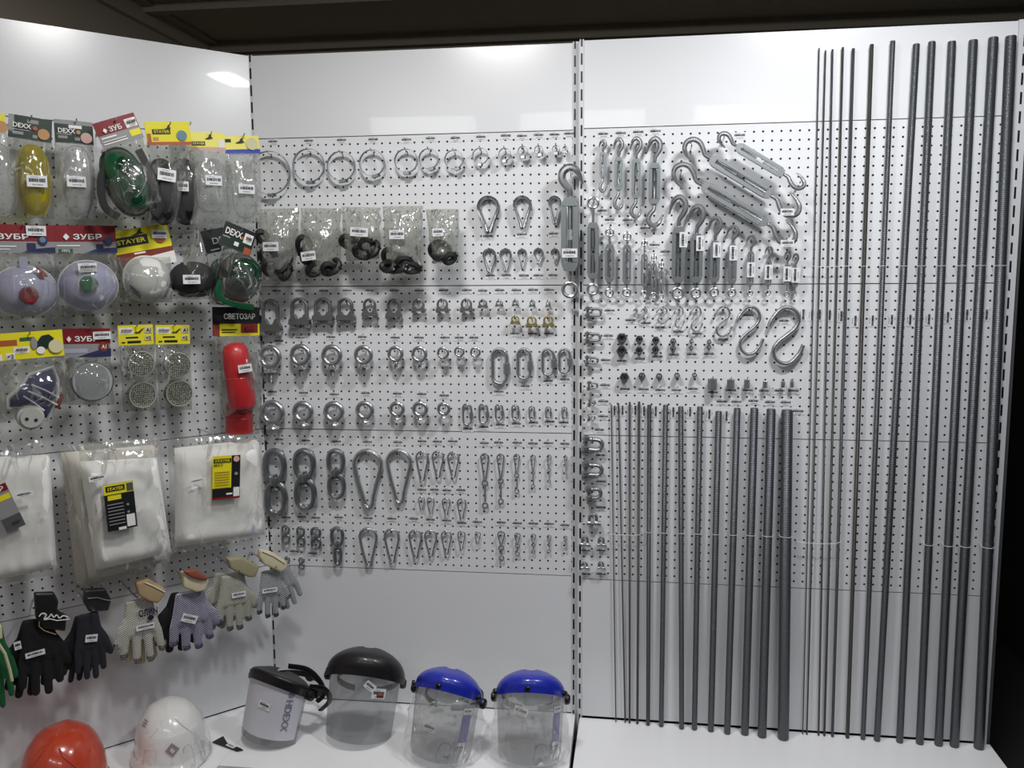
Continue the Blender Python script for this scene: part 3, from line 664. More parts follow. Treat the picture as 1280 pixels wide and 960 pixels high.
# ------------------------------------------------------------------ right bay: turnbuckles
U1 = crop(690, 150, 6.8556); U2 = crop(690, 240, 6.8556); U3 = crop(830, 150, 6.0); U4 = crop(830, 240, 6.737)
def tb(F, cx, zt_px, zb_px, w_px, top, bot, label, off, mat=m_zincd, stick=None, group='turnbuckles', topx=0, name='turnbuckle', hooklab=None, tilt=0.0):
    """pixel measures turned to metres at the wall; ends given in pixels"""
    u, zt, zb, W = size(F, cx, zt_px, zb_px, w_px, off); H = zt-zb; k = W/w_px
    t = hang(name, label, 'turnbuckle', F, u, (zt+zb)/2, off, group, tilt)
    conv = lambda e: (e[0],)+tuple(v*k for v in e[1:3])+tuple(e[3:])
    turnbuckle(t, W, H/2, -H/2, conv(top), conv(bot), mat)
    return t, W, H, u, (zt+zb)/2, k
def tb_rows(C, s, rows, fmt, off, noun):
    n = len(rows)
    for i, (cx, bt, bb, w, top, bot, st) in enumerate(rows):
        px, y0 = C(cx, bt); _, y1 = C(cx, bb)
        sc = lambda e: (e[0],)+tuple(v/s for v in e[1:])
        t, W, H, u, zc, k = tb(R, px, y0, y1, w/s, sc(top), sc(bot), fmt % which(i, n), off)
        if top[0] == 'eye': zz = zc+H/2+(top[2]+top[1]*1.55)/s*k
        else: zz = zc+H/2+(top[2]*.93)/s*k-.003
        top_hook(R, u+(.0 if top[0] == 'eye' else .001), zz, off, 'wire peg carrying the %s %s' % (which(i, n), noun), 'wire pegs on the pegboards')
        if st: sticker(t, st[0]/s*k, (y0+(y1-y0)/2-st[1])*k, -W*.31-.001, st[2]/s*k, st[3]/s*k, PI/2 if st[3] < st[2] and st[4:] else 0.0, seed=20+i)
# top row: hook both ends
tb_rows(U1, 6.8556, [(435, 275, 492, 58, ('hook', 58, 88), ('hook', 58, 112), None), (570, 318, 602, 70, ('hook', 78, 145), ('hook', 80, 150), None), (720, 332, 672, 76, ('hook', 95, 165), ('hook', 95, 150), None), (878, 370, 722, 98, ('hook', 120, 200), ('hook', 130, 175), None)],
        'zinc turnbuckle with open hooks at both ends, %s in the top turnbuckle row', .022, 'double hook turnbuckle of the top row')
for i, p in enumerate(cpts(U1, [(440, 124), (588, 118), (738, 108), (885, 100)])): price_tag(R, p[0], p[1], 'printed price label above the %s turnbuckle of the top row' % which(i, 4), 'printed price labels on the pegboards')
# second row: eye both ends
ee = [(352, 262, 742, 98, ('eye', 54, 112), ('eye', 55, 36), None), (493, 447, 772, 80, ('eye', 40, 62), ('eye', 41, 50), None), (642, 455, 788, 72, ('eye', 38, 35), ('eye', 40, 32), None), (790, 532, 812, 56, ('eye', 29, 65), ('eye', 29, 30), None), (872, 612, 842, 50, ('eye', 26, 22), ('eye', 27, 15), None), (935, 675, 852, 42, ('eye', 24, 28), ('eye', 25, 20), None)]
tb_rows(U2, 6.8556, ee, 'zinc turnbuckle with closed eyes at both ends, %s in the eye row', .022, 'double eye turnbuckle')
for i, p in enumerate(cpts(U2, [(430, 165), (495, 243), (647, 246), (800, 314), (878, 458), (972, 516)])): price_tag(R, p[0], p[1], 'printed price label by the %s double eye turnbuckle' % which(i, 6), 'printed price labels on the pegboards')
# the big one over the post
t, W, H, u, zc, k = tb(R, 712.6, 247, 339, 21.5, ('hook', 27, 36, 1), ('eye', 11, 12), 'biggest turnbuckle, hanging over the post between the two bays', .03)
sticker(t, 0, -H/2+.052, -W*.31-.001, .045, .026, seed=31); top_hook(R, u-.0, zc+H/2+33*k-.004, .03, 'wire peg carrying the biggest turnbuckle on the post', 'wire pegs on the pegboards')
# hook and eye row with stickers running upward
he = [(120, 295, 765, 108, ('hook', 145, 245), ('eye', 57, 32)), (272, 352, 765, 106, ('hook', 135, 225), ('eye', 48, 40)), (427, 412, 762, 84, ('hook', 110, 190), ('eye', 43, 40)), (575, 437, 772, 72, ('hook', 100, 140), ('eye', 40, 36)), (728, 502, 792, 56, ('hook', 75, 128), ('eye', 28, 34)), (880, 572, 792, 50, ('hook', 62, 105), ('eye', 26, 32)), (1037, 612, 778, 48, ('hook', 52, 105), ('eye', 26, 60)), (1104, 636, 802, 48, ('hook', 48, 110), ('eye', 20, 34))]
stk = [(160, 402), (300, 432), (442, 488), (580, 512), (730, 655), (878, 675), (1035, 690), (1105, 700)]
for i, (row, sp) in enumerate(zip(he, stk)):
    cx, bt, bb, w, top, bot = row; s = 6.737; px, y0 = U4(cx, bt); _, y1 = U4(cx, bb); sc = lambda e: (e[0],)+tuple(v/s for v in e[1:])
    t, W, H, u, zc, k = tb(R, px, y0, y1, w/s, sc(top), sc(bot), 'zinc hook and eye turnbuckle with upright white sticker, %s of eight' % which(i, 8), .022+.002*(i == 7))
    top_hook(R, u+.002, zc+H/2+top[2]*.93/s*k-.003, .022, 'wire peg carrying the %s hook and eye turnbuckle' % which(i, 8), 'wire pegs on the pegboards')
    sticker(t, (sp[0]-cx)/s*k, ((bt+bb)/2-sp[1])/s*k, -W*.31-.0015, 128/s*k, 66/s*k, PI/2, seed=40+i)
# three long ones hung aslant: each on two pegs
m_slant = plain('zinc_satin', '#a3a8ab', .33, .72)
dg = [((545, 195), (895, 405), 78, (95, 145), (100, 170), 'thinnest of the slanting double hook turnbuckles, nearest the top'), ((350, 290), (800, 565), 92, (160, 215), (160, 235), 'middle one of the three slanting double hook turnbuckles'), ((290, 490), (770, 775), 92, (175, 240), (165, 235), 'lowest of the three slanting double hook turnbuckles')]
for i, (a, b, w, h1, h2, lab) in enumerate(dg):
    (x0, y0), (x1, y1) = U3(*a), U3(*b); off = .05-.006*i
    ua, za = R.hit(x0, y0, off); ub, zb = R.hit(x1, y1, off)
    Ln = math.hypot(ub-ua, zb-za); ang = math.atan2(ua-ub, za-zb); k = Ln/math.hypot(x1-x0, y1-y0); W = w/6*k*.95
    t = thing('turnbuckle', lab, 'turnbuckle', R.P((ua+ub)/2, (za+zb)/2, off), R.a, 'turnbuckles', ang)
    turnbuckle(t, W, Ln/2, -Ln/2, ('hook', h1[0]/6*k, h1[1]/6*k), ('hook', h2[0]/6*k, h2[1]/6*k), m_slant)
    for s in (1, -1):
        d = Vector((ua-ub, za-zb)).normalized()*s; q = Vector(((ua+ub)/2, (za+zb)/2))+d*(Ln/2+(h1 if s > 0 else h2)[1]/6*k*.80)
        peg_hook(R, q.x, q.y-.004, off+.016, 'wire peg at the %s end of the %s slanting turnbuckle' % ('upper' if s > 0 else 'lower', ('top', 'middle', 'lowest')[i]), 'wire pegs on the pegboards', .0018)
for i, (x, y) in enumerate([(925, 690), (925, 925)]):
    price_tag(R, *U3(x, y), 'white price slip clipped to the lower hook of the %s slanting turnbuckle' % ('middle', 'lowest')[i], 'price slips on the slanting turnbuckles', off=.062)
price_tag(R, *U3(567, 118), 'printed price label above the top slanting turnbuckle', 'printed price labels on the pegboards')

# ------------------------------------------------------------------ shackles down the left edge of the right bay
H1 = crop(720, 370, 6.4); H2 = crop(710, 500, 4.175); H3 = crop(860, 370, 6.4)
side = [(H1, 6.4, 65, 212, 85, 172), (H1, 6.4, 63, 203, 287, 372), (H1, 6.4, 65, 185, 478, 552), (H1, 6.4, 82, 180, 683, 748), (H1, 6.4, 90, 160, 822, 880), (H2, 4.175, 100, 145, 76, 108)]
ns = len(side)
for i, (C, s, x0, x1, y0, y1) in enumerate(side):
    (a, b), (c, d) = C(x0, y0), C(x1, y1); off = .022
    u, zt, zb, W = size(R, (a+c)/2, b, d, c-a, off); H = zt-zb
    t = hang('bow_shackle', 'zinc bow shackle turned sideways, %s down the left edge' % ORD[i], 'shackle', R, u, (zt+zb)/2, off, 'sideways shackles', PI/2+(.15 if i > 3 else .05))
    shackle(t, H, W)
    top_hook(R, u-W*.1, zt-H*.16-.002, off, 'wire peg holding the %s sideways shackle' % ORD[i], 'wire pegs on the pegboards')
for i, p in enumerate(cpts(H1, [(268, 120), (260, 322), (238, 517), (232, 717), (218, 846)])+cpts(H2, [(182, 88)])): price_tag(R, p[0], p[1], 'printed price label right of the %s sideways shackle' % ORD[i], 'printed price labels on the pegboards')
price_tag(R, *H2(165, 158), 'printed price label above the topmost long D shackle', 'printed price labels on the pegboards')
dsh = [(65, 190, 187, 275, .08), (66, 188, 322, 405, .06), (85, 182, 450, 525, -.12)]
for i, (x0, x1, y0, y1, tl) in enumerate(dsh):
    (a, b), (c, d) = H2(x0, y0), H2(x1, y1); off = .024
    u, zt, zb, W = size(R, (a+c)/2, b, d, c-a, off); H = zt-zb
    t = hang('long_shackle', 'bright long D shackle lying sideways, %s of three under the seam' % ORD[i], 'shackle', R, u, (zt+zb)/2, off, 'long D shackles', PI/2+tl)
    shackle(t, H, W)
    top_hook(R, u, zt-H*.12-.003, off, 'wire peg holding the %s long D shackle' % ORD[i], 'wire pegs on the pegboards')
for i, p in enumerate(cpts(H2, [(170, 290), (172, 427), (172, 563)])): price_tag(R, p[0], p[1], 'printed price label under the %s long D shackle' % ORD[i], 'printed price labels on the pegboards')
ups = [(130, 588, 662, 62, 'bright upright shackle below the three long D shackles'), (88, 708, 790, 46, 'small upright shackle, left one of the upper pair'), (173, 712, 790, 42, 'small upright shackle, right one of the upper pair'), (86, 842, 910, 42, 'small upright shackle, left one of the lowest pair'), (172, 840, 910, 38, 'small upright shackle, right one of the lowest pair')]
for i, (x, y0, y1, w, lab) in enumerate(ups):
    (a, b), (_, d) = H2(x, y0), H2(x, y1); off = .018; u, zt, zb, W = size(R, a, b, d-(5 if i else 0), w/4.175, off)
    t = hang('upright_shackle', lab, 'shackle', R, u, (zt+zb)/2, off, 'upright shackles'); shackle(t, W, zt-zb)
    top_hook(R, u, zt-W*.17-.002, off, 'wire peg of the '+lab, 'wire pegs on the pegboards')
for p, q in zip(cpts(H2, [(90, 787), (173, 787), (95, 910), (172, 910)]), ups[1:]): price_tag(R, p[0], p[1], 'price label under the '+q[4], 'printed price labels on the pegboards')

# ------------------------------------------------------------------ S hooks
sh = crows(H1, [(478, 98, 172, 48), (548, 92, 196, 64), (692, 85, 225, 110), (825, 82, 260, 96)], 6.4)+crows(H3, [(65, 80, 288, 118), (280, 76, 330, 165), (495, 72, 480, 245), (785, 74, 558, 315)], 6.4)
def mk_s(t, W, H):
    o = s_hook(W, H, max(.0018, W*.058)); me = o.mesh('s_hook', m_zinc); t.name = 's_hook_root'
nS = len(sh)
for i, (cx, tp, bt, w) in enumerate(sh):
    off = .014; u, zt, zb, W = size(R, cx, tp, bt, w, off)
    o = s_hook(W, zt-zb, max(.0018, W*.058)).build('s_hook', m_zinc, None, R.P(u, (zt+zb)/2, off), (0, 0, R.a))
    tag(o, 'bent zinc rod S hook, %s in the S hook row growing rightward' % which(i, nS), 'hook', 'S hooks')
    top_hook(R, u+W*.05, zt-W*.12-.002, off, 'wire peg holding the %s S hook' % which(i, nS), 'wire pegs on the pegboards')
for i, p in enumerate(cpts(H1, [(435, 198), (558, 220), (675, 255), (820, 289), (965, 304)])+cpts(H3, [(280, 352), (480, 158), (770, 202)])): price_tag(R, p[0], p[1], 'printed price label %s the %s S hook' % ('inside' if i > 5 else 'below', which(i, nS)), 'printed price labels on the pegboards')

# ------------------------------------------------------------------ nuts
pairs = [(H1, 367, 336, 438, 86), (H1, 507, 345, 434, 64), (H1, 638, 352, 428, 62), (H1, 778, 362, 420, 50), (H1, 923, 362, 416, 36), (H3, 169, 367, 411, 38)]
def nut_at(C, x, y, w, lab, group, off, s=6.4):
    px, py = C(x, y); k = size(R, px, py-1, py+1, 1, off)[3]; W = w/s*k; u, z = R.hit(px, py, off)
    o = hex_nut(W, W*.75).build('hex_nut', m_nut, None, R.P(u, z, off), (0, 0, R.a), sharp=30); tag(o, lab, 'nut', group); return u, z, W
for i, (C, x, y0, y1, w) in enumerate(pairs):
    wn = which(i, 6)
    u, z, W = nut_at(C, x, y0, w, 'dark hexagonal nut, upper one of the %s stacked pair' % wn, 'stacked nut pairs', .012)
    u2, z2, W2_ = nut_at(C, x-2, y1, w, 'dark hexagonal nut, lower one of the %s stacked pair' % wn, 'stacked nut pairs', .012)
    peg_hook(R, u, z+W*.16, .03, 'wire peg through the upper nut of the %s pair' % wn, 'wire pegs on the pegboards', .0014)
    peg_hook(R, u2, z2+W*.16, .03, 'wire peg through the lower nut of the %s pair' % wn, 'wire pegs on the pegboards', .0014)
for i, p in enumerate(cpts(H1, [(367, 523), (510, 506), (650, 488), (782, 473), (930, 470)])+[H3(168, 467)]): price_tag(R, p[0], p[1], 'printed price label below the %s stacked nut pair' % which(i, 6), 'printed price labels on the pegboards')
for i, (x, y, w) in enumerate([(387, 648, 78), (527, 640, 60), (665, 642, 54), (808, 636, 48), (948, 632, 42)]):
    u, z, W = nut_at(H1, x, y, w, 'dark single hexagonal nut, %s in the row above the short rods' % which(i, 5), 'single nuts', .014)
    peg_hook(R, u, z+W*.16, .03, 'wire peg through the %s single nut' % which(i, 5), 'wire pegs on the pegboards', .0014)
for i, p in enumerate(cpts(H1, [(390, 748), (540, 750), (672, 756), (805, 757), (937, 747)])): price_tag(R, p[0], p[1], 'printed price label below the %s single nut' % which(i, 5), 'printed price labels on the pegboards')
for i, (x, y0, y1, w) in enumerate([(195, 660, 752, 66), (342, 667, 742, 54), (472, 667, 738, 42), (617, 680, 737, 34), (760, 682, 732, 30), (832, 680, 732, 28)]):
    (a, b), (_, d) = H3(x, y0), H3(x, y1); off = .018; u, zt, zb, W = size(R, a, b, d, w/6.4, off); H = zt-zb
    o = MB().lathe([(W*.28, -H/2), (W*.5, -H/2), (W*.56, -H/2+.001), (W*.56, H/2-.001), (W*.5, H/2), (W*.28, H/2)], n=6, closed=True).build('coupling_nut', m_zincd, None, R.P(u, (zt+zb)/2, off), (0, 0, R.a), sharp=30)
    tag(o, 'long hexagonal coupling nut hung upright, %s of six' % which(i, 6), 'nut', 'coupling nuts')
    peg_hook(R, u, zt+.0005, off+.012, 'wire peg above the %s coupling nut' % which(i, 6), 'wire pegs on the pegboards', .0013)
for i, p in enumerate(cpts(H3, [(198, 774), (342, 757), (475, 757), (610, 762), (733, 761), (842, 761)])): price_tag(R, p[0], p[1], 'printed price label below the %s coupling nut' % which(i, 6), 'printed price labels on the pegboards')
for i, p in enumerate(cpts(H3, [(270, 848), (385, 850), (525, 843), (657, 853), (780, 855)])): price_tag(R, p[0], p[1], 'printed price label above the %s thick short rod' % which(i, 5), 'printed price labels on the pegboards')
price_tag(R, *H3(880, 925), 'printed price label right of the thickest short rod', 'printed price labels on the pegboards')
for i, p in enumerate([(767.5, 513), (777.5, 513), (793.5, 513), (804.5, 513.5), (819, 514), (841, 515), (862, 515), (886, 518), (907.5, 520)]): price_tag(R, p[0], p[1], 'upright printed price label right of the %s short rod' % which(i, 13), 'printed price labels on the pegboards', PI/2)

# ------------------------------------------------------------------ threaded rods leaning on the wall
RODS = {}
def rod(kind, i, n, xt, yt, xb, yb, wpx, lab):
    k = size(R, xt, yt, yt+1, 1, .01)[3]; r = max(wpx*k/2, .0016)
    off = r+.006
    u, z = R.hit(xt, yt, off); top = R.P(u, z, off)
    bot = deck(xb, yb, ZD)+Vector((0, 0, .0)); ub = (bot-R.o).dot(R.x); ob = max((bot-R.o).dot(R.n), r+.012); bot = R.P(ub, ZD+.0005, ob)
    d = top-bot; Ln = d.length; rot = d.to_track_quat('Z', 'Y').to_euler()
    m = m_rod[2] if r > .0062 else m_rod[i % 2]
    b = MB().lathe([(.0001, 0), (r*.86, 0), (r, r*.25), (r, Ln-r*.25), (r*.86, Ln), (.0001, Ln)], n=20)
    o = b.build('threaded_rod', m, None, bot, rot); tag(o, lab, 'threaded rod', kind)
    RODS[(kind, i)] = (top, bot, r)
xt = [764, 773, 787, 798.8, 811.7, 832, 851, 875, 898.4, 921.6, 943, 964, 984]; yt = [505, 504, 502.4, 502, 506, 506, 508, 508, 514, 510, 510, 511, 512]
xb = [770, 781.5, 787, 796.7, 810, 826.5, 852, 868, 888.5, 909, 931, 952.5, 979]; yb = [900.5, 902.7, 903, 905, 906.5, 908, 911, 912, 914, 917, 918, 921, 923.6]
wd = [1.6, 2.0, 2.8, 3.2, 5.2, 6.4, 6.6, 7.2, 8.2, 8.6, 10.2, 11.6, 14.6]
for i in range(13): rod('short threaded rods', i, 13, xt[i], yt[i], xb[i], yb[i], wd[i], 'short grey threaded rod standing on base shelf, %s of the short set' % which(i, 13))
XT = [1024, 1032, 1040.7, 1053.6, 1066.7, 1089.7, 1116, 1145.5, 1165, 1190, 1216.6, 1241.8, 1263.7]; YT = [60, 63, 61.6, 59, 60.5, 55.4, 51, 55, 52, 51.7, 50, 46.7, 45]
XB = [1002.7, 1008, 1022.5, 1030, 1040, 1059, 1078.6, 1096, 1124, 1148.5, 1171.5, 1191, 1219.5]; YB_ = [916, 917, 918, 919, 920, 922, 924, 925.5, 927, 928, 929, 930.5, 930]
WD = [1.7, 2.1, 2.6, 3.0, 4.0, 5.2, 6.6, 9.0, 9.6, 10.6, 11.6, 12.8, 14.2]
for i in range(13): rod('long threaded rods', i, 13, XT[i], YT[i], XB[i], YB_[i], WD[i], 'long grey threaded rod reaching the top panel, %s of the long set' % which(i, 13))
for i, p in enumerate([(1003.5, 393), (1014.5, 393.5), (1024, 393.5), (1036.5, 394), (1051, 395), (1068.5, 401), (1090, 400.5), (1114, 400), (1137, 400), (1160.5, 399), (1184, 396.5), (1208, 393.5), (1232.5, 393.5)]):
    price_tag(R, p[0], p[1], 'upright printed price label left of the %s long rod' % which(i, 13), 'printed price labels on the pegboards', PI/2)
def tie(kind, i, z, lab):
    top, bot, r = RODS[(kind, i)]; f = (z-bot.z)/(top.z-bot.z); p = bot.lerp(top, f)
    u = (p-R.o).dot(R.x); o = (p-R.o).dot(R.n); q = r+.0012
    P = [(-q, .0005+0, .002)]+[(-q, -o, 0)]+[(q*cos(a), -o+q*sin(a), -.001) for a in [PI+PI*j/8 for j in range(9)]]+[(q, -o, 0), (q, .0005, .002)]
    b = MB().tube(P, .0008, 5).build('wire_tie', m_cord, None, R.P(u, z), (0, 0, R.a)); tag(b, lab, 'tie', 'white ties around rods')
def zat(py, px): return R.hit(px, py, .03)[1]
for i in range(4, 13): tie('short threaded rods', i, zat(666.5+.35*(i-4), xb[i]), 'white tie looped round the %s short rod' % which(i, 13))
for i in range(5, 13): tie('long threaded rods', i, zat(332.5-.1*(i-5), XB[i]), 'white tie looped round upper part of the %s long rod' % which(i, 13))
for i in range(9, 13): tie('long threaded rods', i, zat(681+.8*(i-9), XB[i]), 'white tie looped round lower part of the %s long rod' % which(i, 13))
def cord(x0, x1, y, lab):
    u0, z0 = R.hit(x0, y, .012); u1, z1 = R.hit(x1, y, .012); P = [(0, -.0, 0), (0, -.022, 0)]+[((u1-u0)*t/8, -.024, -.003*sin(PI*t/8)) for t in range(1, 8)]+[(u1-u0, -.022, z1-z0), (u1-u0, 0, z1-z0)]
    o = MB().tube(P, .0008, 5).build('retaining_cord', m_cord, None, R.P(u0, z0), (0, 0, R.a)); tag(o, lab, 'cord', 'white retaining cords')
cord(1004, 1060, 332.5, 'white cord across the five thinnest long rods, upper one')
cord(996, 1050, 676, 'white cord across the five thinnest long rods, lower one')
cord(759, 804, 665.5, 'white cord across the four thinnest short rods')
# ------------------------------------------------------------------ bagged goods on the left bay (and cable clamps in the middle bay)
def multi_card(parent, name, w, h, base, zones, loc, rot, th=.0012, curl=.0):
    """printed card: base sheet plus flat printed zones (x0,z0,x1,z1 as fractions from bottom left)"""
    mats = [base]; V = []; Fc = []; mi = []
    def quad(x0, z0, x1, z1, y, m, poly=None):
        if m not in mats: mats.append(m)
        n = 8; b = len(V)
        if poly:
            for x, z in poly: V.append(((x-.5)*w, y-curl*(2*x-1)**2, (z-.5)*h))
            Fc.append(tuple(range(b, b+len(poly)))); mi.append(mats.index(m)); return
        for i in range(n+1):
            x = x0+(x1-x0)*i/n
            for z in (z0, z1): V.append(((x-.5)*w, y+curl*(2*x-1)**2, (z-.5)*h))
        for i in range(n): Fc.append((b+2*i, b+2*i+2, b+2*i+3, b+2*i+1)); mi.append(mats.index(m))
    quad(0, 0, 1, 1, 0, base); quad(0, 0, 1, 1, th, base)
    for q, z in enumerate(zones):
        if len(z) == 2: quad(0, 0, 0, 0, -.0004*(q+1), z[1], z[0])
        else: quad(z[0], z[1], z[2], z[3], -.0004*(q+1), z[4])
    me = bpy.data.meshes.new(name); me.from_pydata(V, [], Fc); me.validate(); me.update()
    for m in mats: me.materials.append(m)
    me.polygons.foreach_set('material_index', mi)
    o = bpy.data.objects.new(name, me); COL.objects.link(o); o.parent = parent; o.location = loc; o.rotation_euler = rot
    return o
def C_(n, c, r=.45, coat=.3): return plain(n, c, r, 0, coat)
k_green = C_('card_dark_green', '#12291f'); k_red = C_('card_red', '#7c121b'); k_yel = C_('card_yellow', '#e0d420'); k_yel_overlit = C_('card_yellow_overlit', '#efe670'); k_grey = C_('card_grey', '#8b8a8c'); k_blk = C_('card_black', '#15161a')  # second yellow is paler: overexposure put into the colour
k_wht = C_('card_white', '#e6e4e0'); k_org = C_('card_orange', '#a9522a'); k_brn = C_('card_brown', '#7c2f22'); k_nvy = C_('card_navy', '#23264f'); k_blu = C_('card_blue', '#3a4aa8'); k_skin = C_('card_tan', '#b98752'); k_pink = C_('card_pink', '#cfa8a0'); k_lav = C_('card_lavender', '#a2a2b4'); k_sky = C_('card_steel_blue', '#5d7f95'); k_gr2 = C_('card_leaf_green', '#2e5b40'); k_prp = C_('card_purple', '#4a3f9a'); k_cream = C_('card_cream', '#cfc9a0')
class Pack:
    def __init__(s, F, off, root_px, label, cat, group, name=None):
        name = name or 'bagged_'+cat.replace(' ', '_')
        s.F, s.off = F, off; s.u0, s.z0 = F.hit(*root_px, off)
        s.t = thing(name, label, cat, F.P(s.u0, s.z0, off), F.a, group)
    def p(s, x, y, d=0.0): u, z = s.F.hit(x, y, s.off-d); return u-s.u0, z-s.z0
    def r(s, x, y, rx): return (s.p(x+rx, y)[0]-s.p(x-rx, y)[0])/2
    def header(s, q, base, zones, y=0.0, curl=.003):
        P = [Vector(s.p(*a, y)) for a in q]; c = (P[0]+P[1]+P[2]+P[3])/4
        w = ((P[1]-P[0]).length+(P[2]-P[3]).length)/2; h = ((P[0]-P[3]).length+(P[1]-P[2]).length)/2
        d = (P[1]-P[0])+(P[2]-P[3]); phi = math.atan2(d.y, d.x)
        o = multi_card(s.t, 'header_card', w, h, base, zones, (c.x, y, c.y), (0, -phi, 0), curl=curl)
        s.h, s.w, s.hh, s.phi = o, w, h, phi
        return o
    def letter(s, body, fx, fz, fw, fh, mat=None, bold=.02, name='lettering'):
        return text(body, s.w*fw, s.hh*fh, mat or k_wht, s.h, (fx-.5)*s.w, (fz-.5)*s.hh, -.0035, name, bold)
    def disc(s, fx, fz, fr, mat, name='printed_picture'):
        r = s.w*fr; return flat(ell((fx-.5)*s.w, (fz-.5)*s.hh, r), mat, s.h, -.0028, name, .0004)
    def bag(s, q, depth, mat, y=0.0, seed=0, nu=18, nv=22, wr=.006, name='clear_bag', ex=.45):
        P = [Vector(s.p(*a)) for a in q]
        def fn(front):
            def g(a, b):
                p = (P[0]*(1-a)+P[1]*a)*(1-b)+(P[3]*(1-a)+P[2]*a)*b
                e = (max(0, sin(PI*a))**ex)*(max(0, sin(PI*min(1, b*.97+.015)))**ex)
                nz = noise.noise(Vector((a*5+seed, b*6, seed*.7)))+.5*noise.noise(Vector((a*13, b*14+seed, 1)))
                jx = wr*.7*noise.noise(Vector((b*6+seed, seed, 3)))*(1 if a in (0, 1) else 0)
                return Vector((p.x+jx, y-(depth*e+wr*nz*(.25+e))*(1 if front else .0)-(0 if front else -.0015), p.y+wr*.5*noise.noise(Vector((a*7, seed, 5)))*b))
            return g
        b = MB().grid(fn(True), nu, nv).grid(fn(False), nu, nv)
        o = b.build(name, mat, s.t, sharp=None); return o
    def stick(s, x0, y0, x1, y1, y, rot=0.0, seed=1, parent=None):
        a = s.p(x0, y1, y); b = s.p(x1, y0, y)
        return sticker(parent or s.t, (a[0]+b[0])/2, (a[1]+b[1])/2, y, b[0]-a[0], b[1]-a[1], rot, seed=seed)
    def hook(s, dx=0, dz=0, L_=None, lab='', r=.0018):
        peg_hook(s.F, s.u0+dx, s.z0+dz, (L_ or s.off)+.014, lab, 'wire pegs on the pegboards', r)
    def shell(s, cx, cy, rx, ry, depth, mat, name, y=-.004, e=2.4, roll=0.0, nose=0.0, n=28, m=9, yb=0):
        """domed shell on a rounded outline"""
        c = s.p(cx, cy); ax = s.r(cx, cy, rx); az = abs(s.p(cx, cy-ry)[1]-s.p(cx, cy+ry)[1])/2
        ca, sa = cos(roll), sin(roll)
        def pt(a, q):
            k = (abs(cos(a))**e+abs(sin(a))**e)**(-1/e); x = ax*k*cos(a)*q; z = az*k*sin(a)*q
            if nose: z *= 1-nose*max(0, -sin(a))*abs(cos(a))
            return Vector((c[0]+x*ca-z*sa, y-depth*(max(0, 1-q**2.6))**.55, c[1]+x*sa+z*ca))
        b = MB(); vs = [pt(2*PI*i/n, j/m) for j in range(m+1) for i in range(n)]
        b.add(vs, [(j*n+i, j*n+(i+1) % n, (j+1)*n+(i+1) % n, (j+1)*n+i) for j in range(m) for i in range(n)])
        o = b.build(name, mat, s.t, sharp=None); return o, [pt(2*PI*i/n, 1.0) for i in range(n)]
    def rim(s, P, r, mat, name): return MB().tube(P, r, 6, closed=True).build(name, mat, s.t)
    def px(s, pts, y): return [Vector((s.p(a, b)[0], y, s.p(a, b)[1])) for a, b in pts]

HK = 'wire peg holding the '
G1 = 'bagged eyewear on the top row of the left bay'
def specs(pk, cx, cy, rx, ry, mat, frame, depth=.028, roll=0.0):
    """safety spectacles hanging end up: curved one piece lens with rim and folded temple arms"""
    o, P = pk.shell(cx, cy, rx, ry, depth, mat, 'lens', -.008, 2.6, roll); pk.rim(P, .0018, frame, 'lens_rim')
    c = pk.p(cx, cy); ax = pk.r(cx, cy, rx); az = abs(pk.p(cx, cy-ry)[1]-pk.p(cx, cy+ry)[1])/2
    for s in (-1, 1):
        MB().tube(smooth([(c[0]+ax*.75*s, -.006, c[1]+az*.8), (c[0]+ax*.9*s, -.003, c[1]+az*.2), (c[0]+ax*.8*s, -.002, c[1]-az*.6), (c[0]+ax*.5*s, -.004, c[1]-az*1.05)], 5), .0022, 6).build('temple_arm', frame, pk.t)
m_frame = plain('frame_clear_grey', '#8f9192', .25)
m_ylw_pl = plain('frame_yellow', '#b9a710', .3)
# leftmost, cut by the frame
pk = Pack(L, .12, (-12, 141), 'clear goggles bag with yellow card, cut off by the left edge', 'goggles', G1)
pk.header([(-34, 136), (7.5, 143.5), (6, 166), (-36, 160)], k_yel, [(.2, .1, .9, .3, k_blk)]); pk.disc(.88, .3, .2, k_skin)
specs(pk, -2, 225, 22, 45, m_clear, m_frame); pk.bag([(-34, 164), (8, 166), (18, 272), (-36, 268)], .03, m_filmh, seed=1); pk.hook(0, -.004, lab=HK+'cut off clear goggles bag at left')
# DEXX yellow
pk = Pack(L, .12, (38, 146), 'yellow safety glasses in a clear bag with dark green card', 'safety glasses', G1)
pk.header([(12.6, 141), (65.5, 151.5), (64.7, 178.5), (8.4, 171)], k_green, [(.42, .72, .68, .88, k_grey), (.1, .17, .34, .30, k_grey), (.1, .36, .48, .40, k_grey), (.55, .1, .66, .24, k_grey)])
pk.letter('DEXX', .30, .56, .42, .2); pk.disc(.60, .52, .055, k_org); pk.disc(.8, .32, .14, k_skin)
specs(pk, 42, 226, 20, 44, m_yellow, m_ylw_pl); pk.bag([(8.4, 171), (64.7, 178), (68, 274), (10, 272)], .045, m_film, seed=2)
pk.stick(33.8, 220, 58.5, 233, -.052, seed=3); pk.hook(0, -.006, lab=HK+'yellow safety glasses bag')
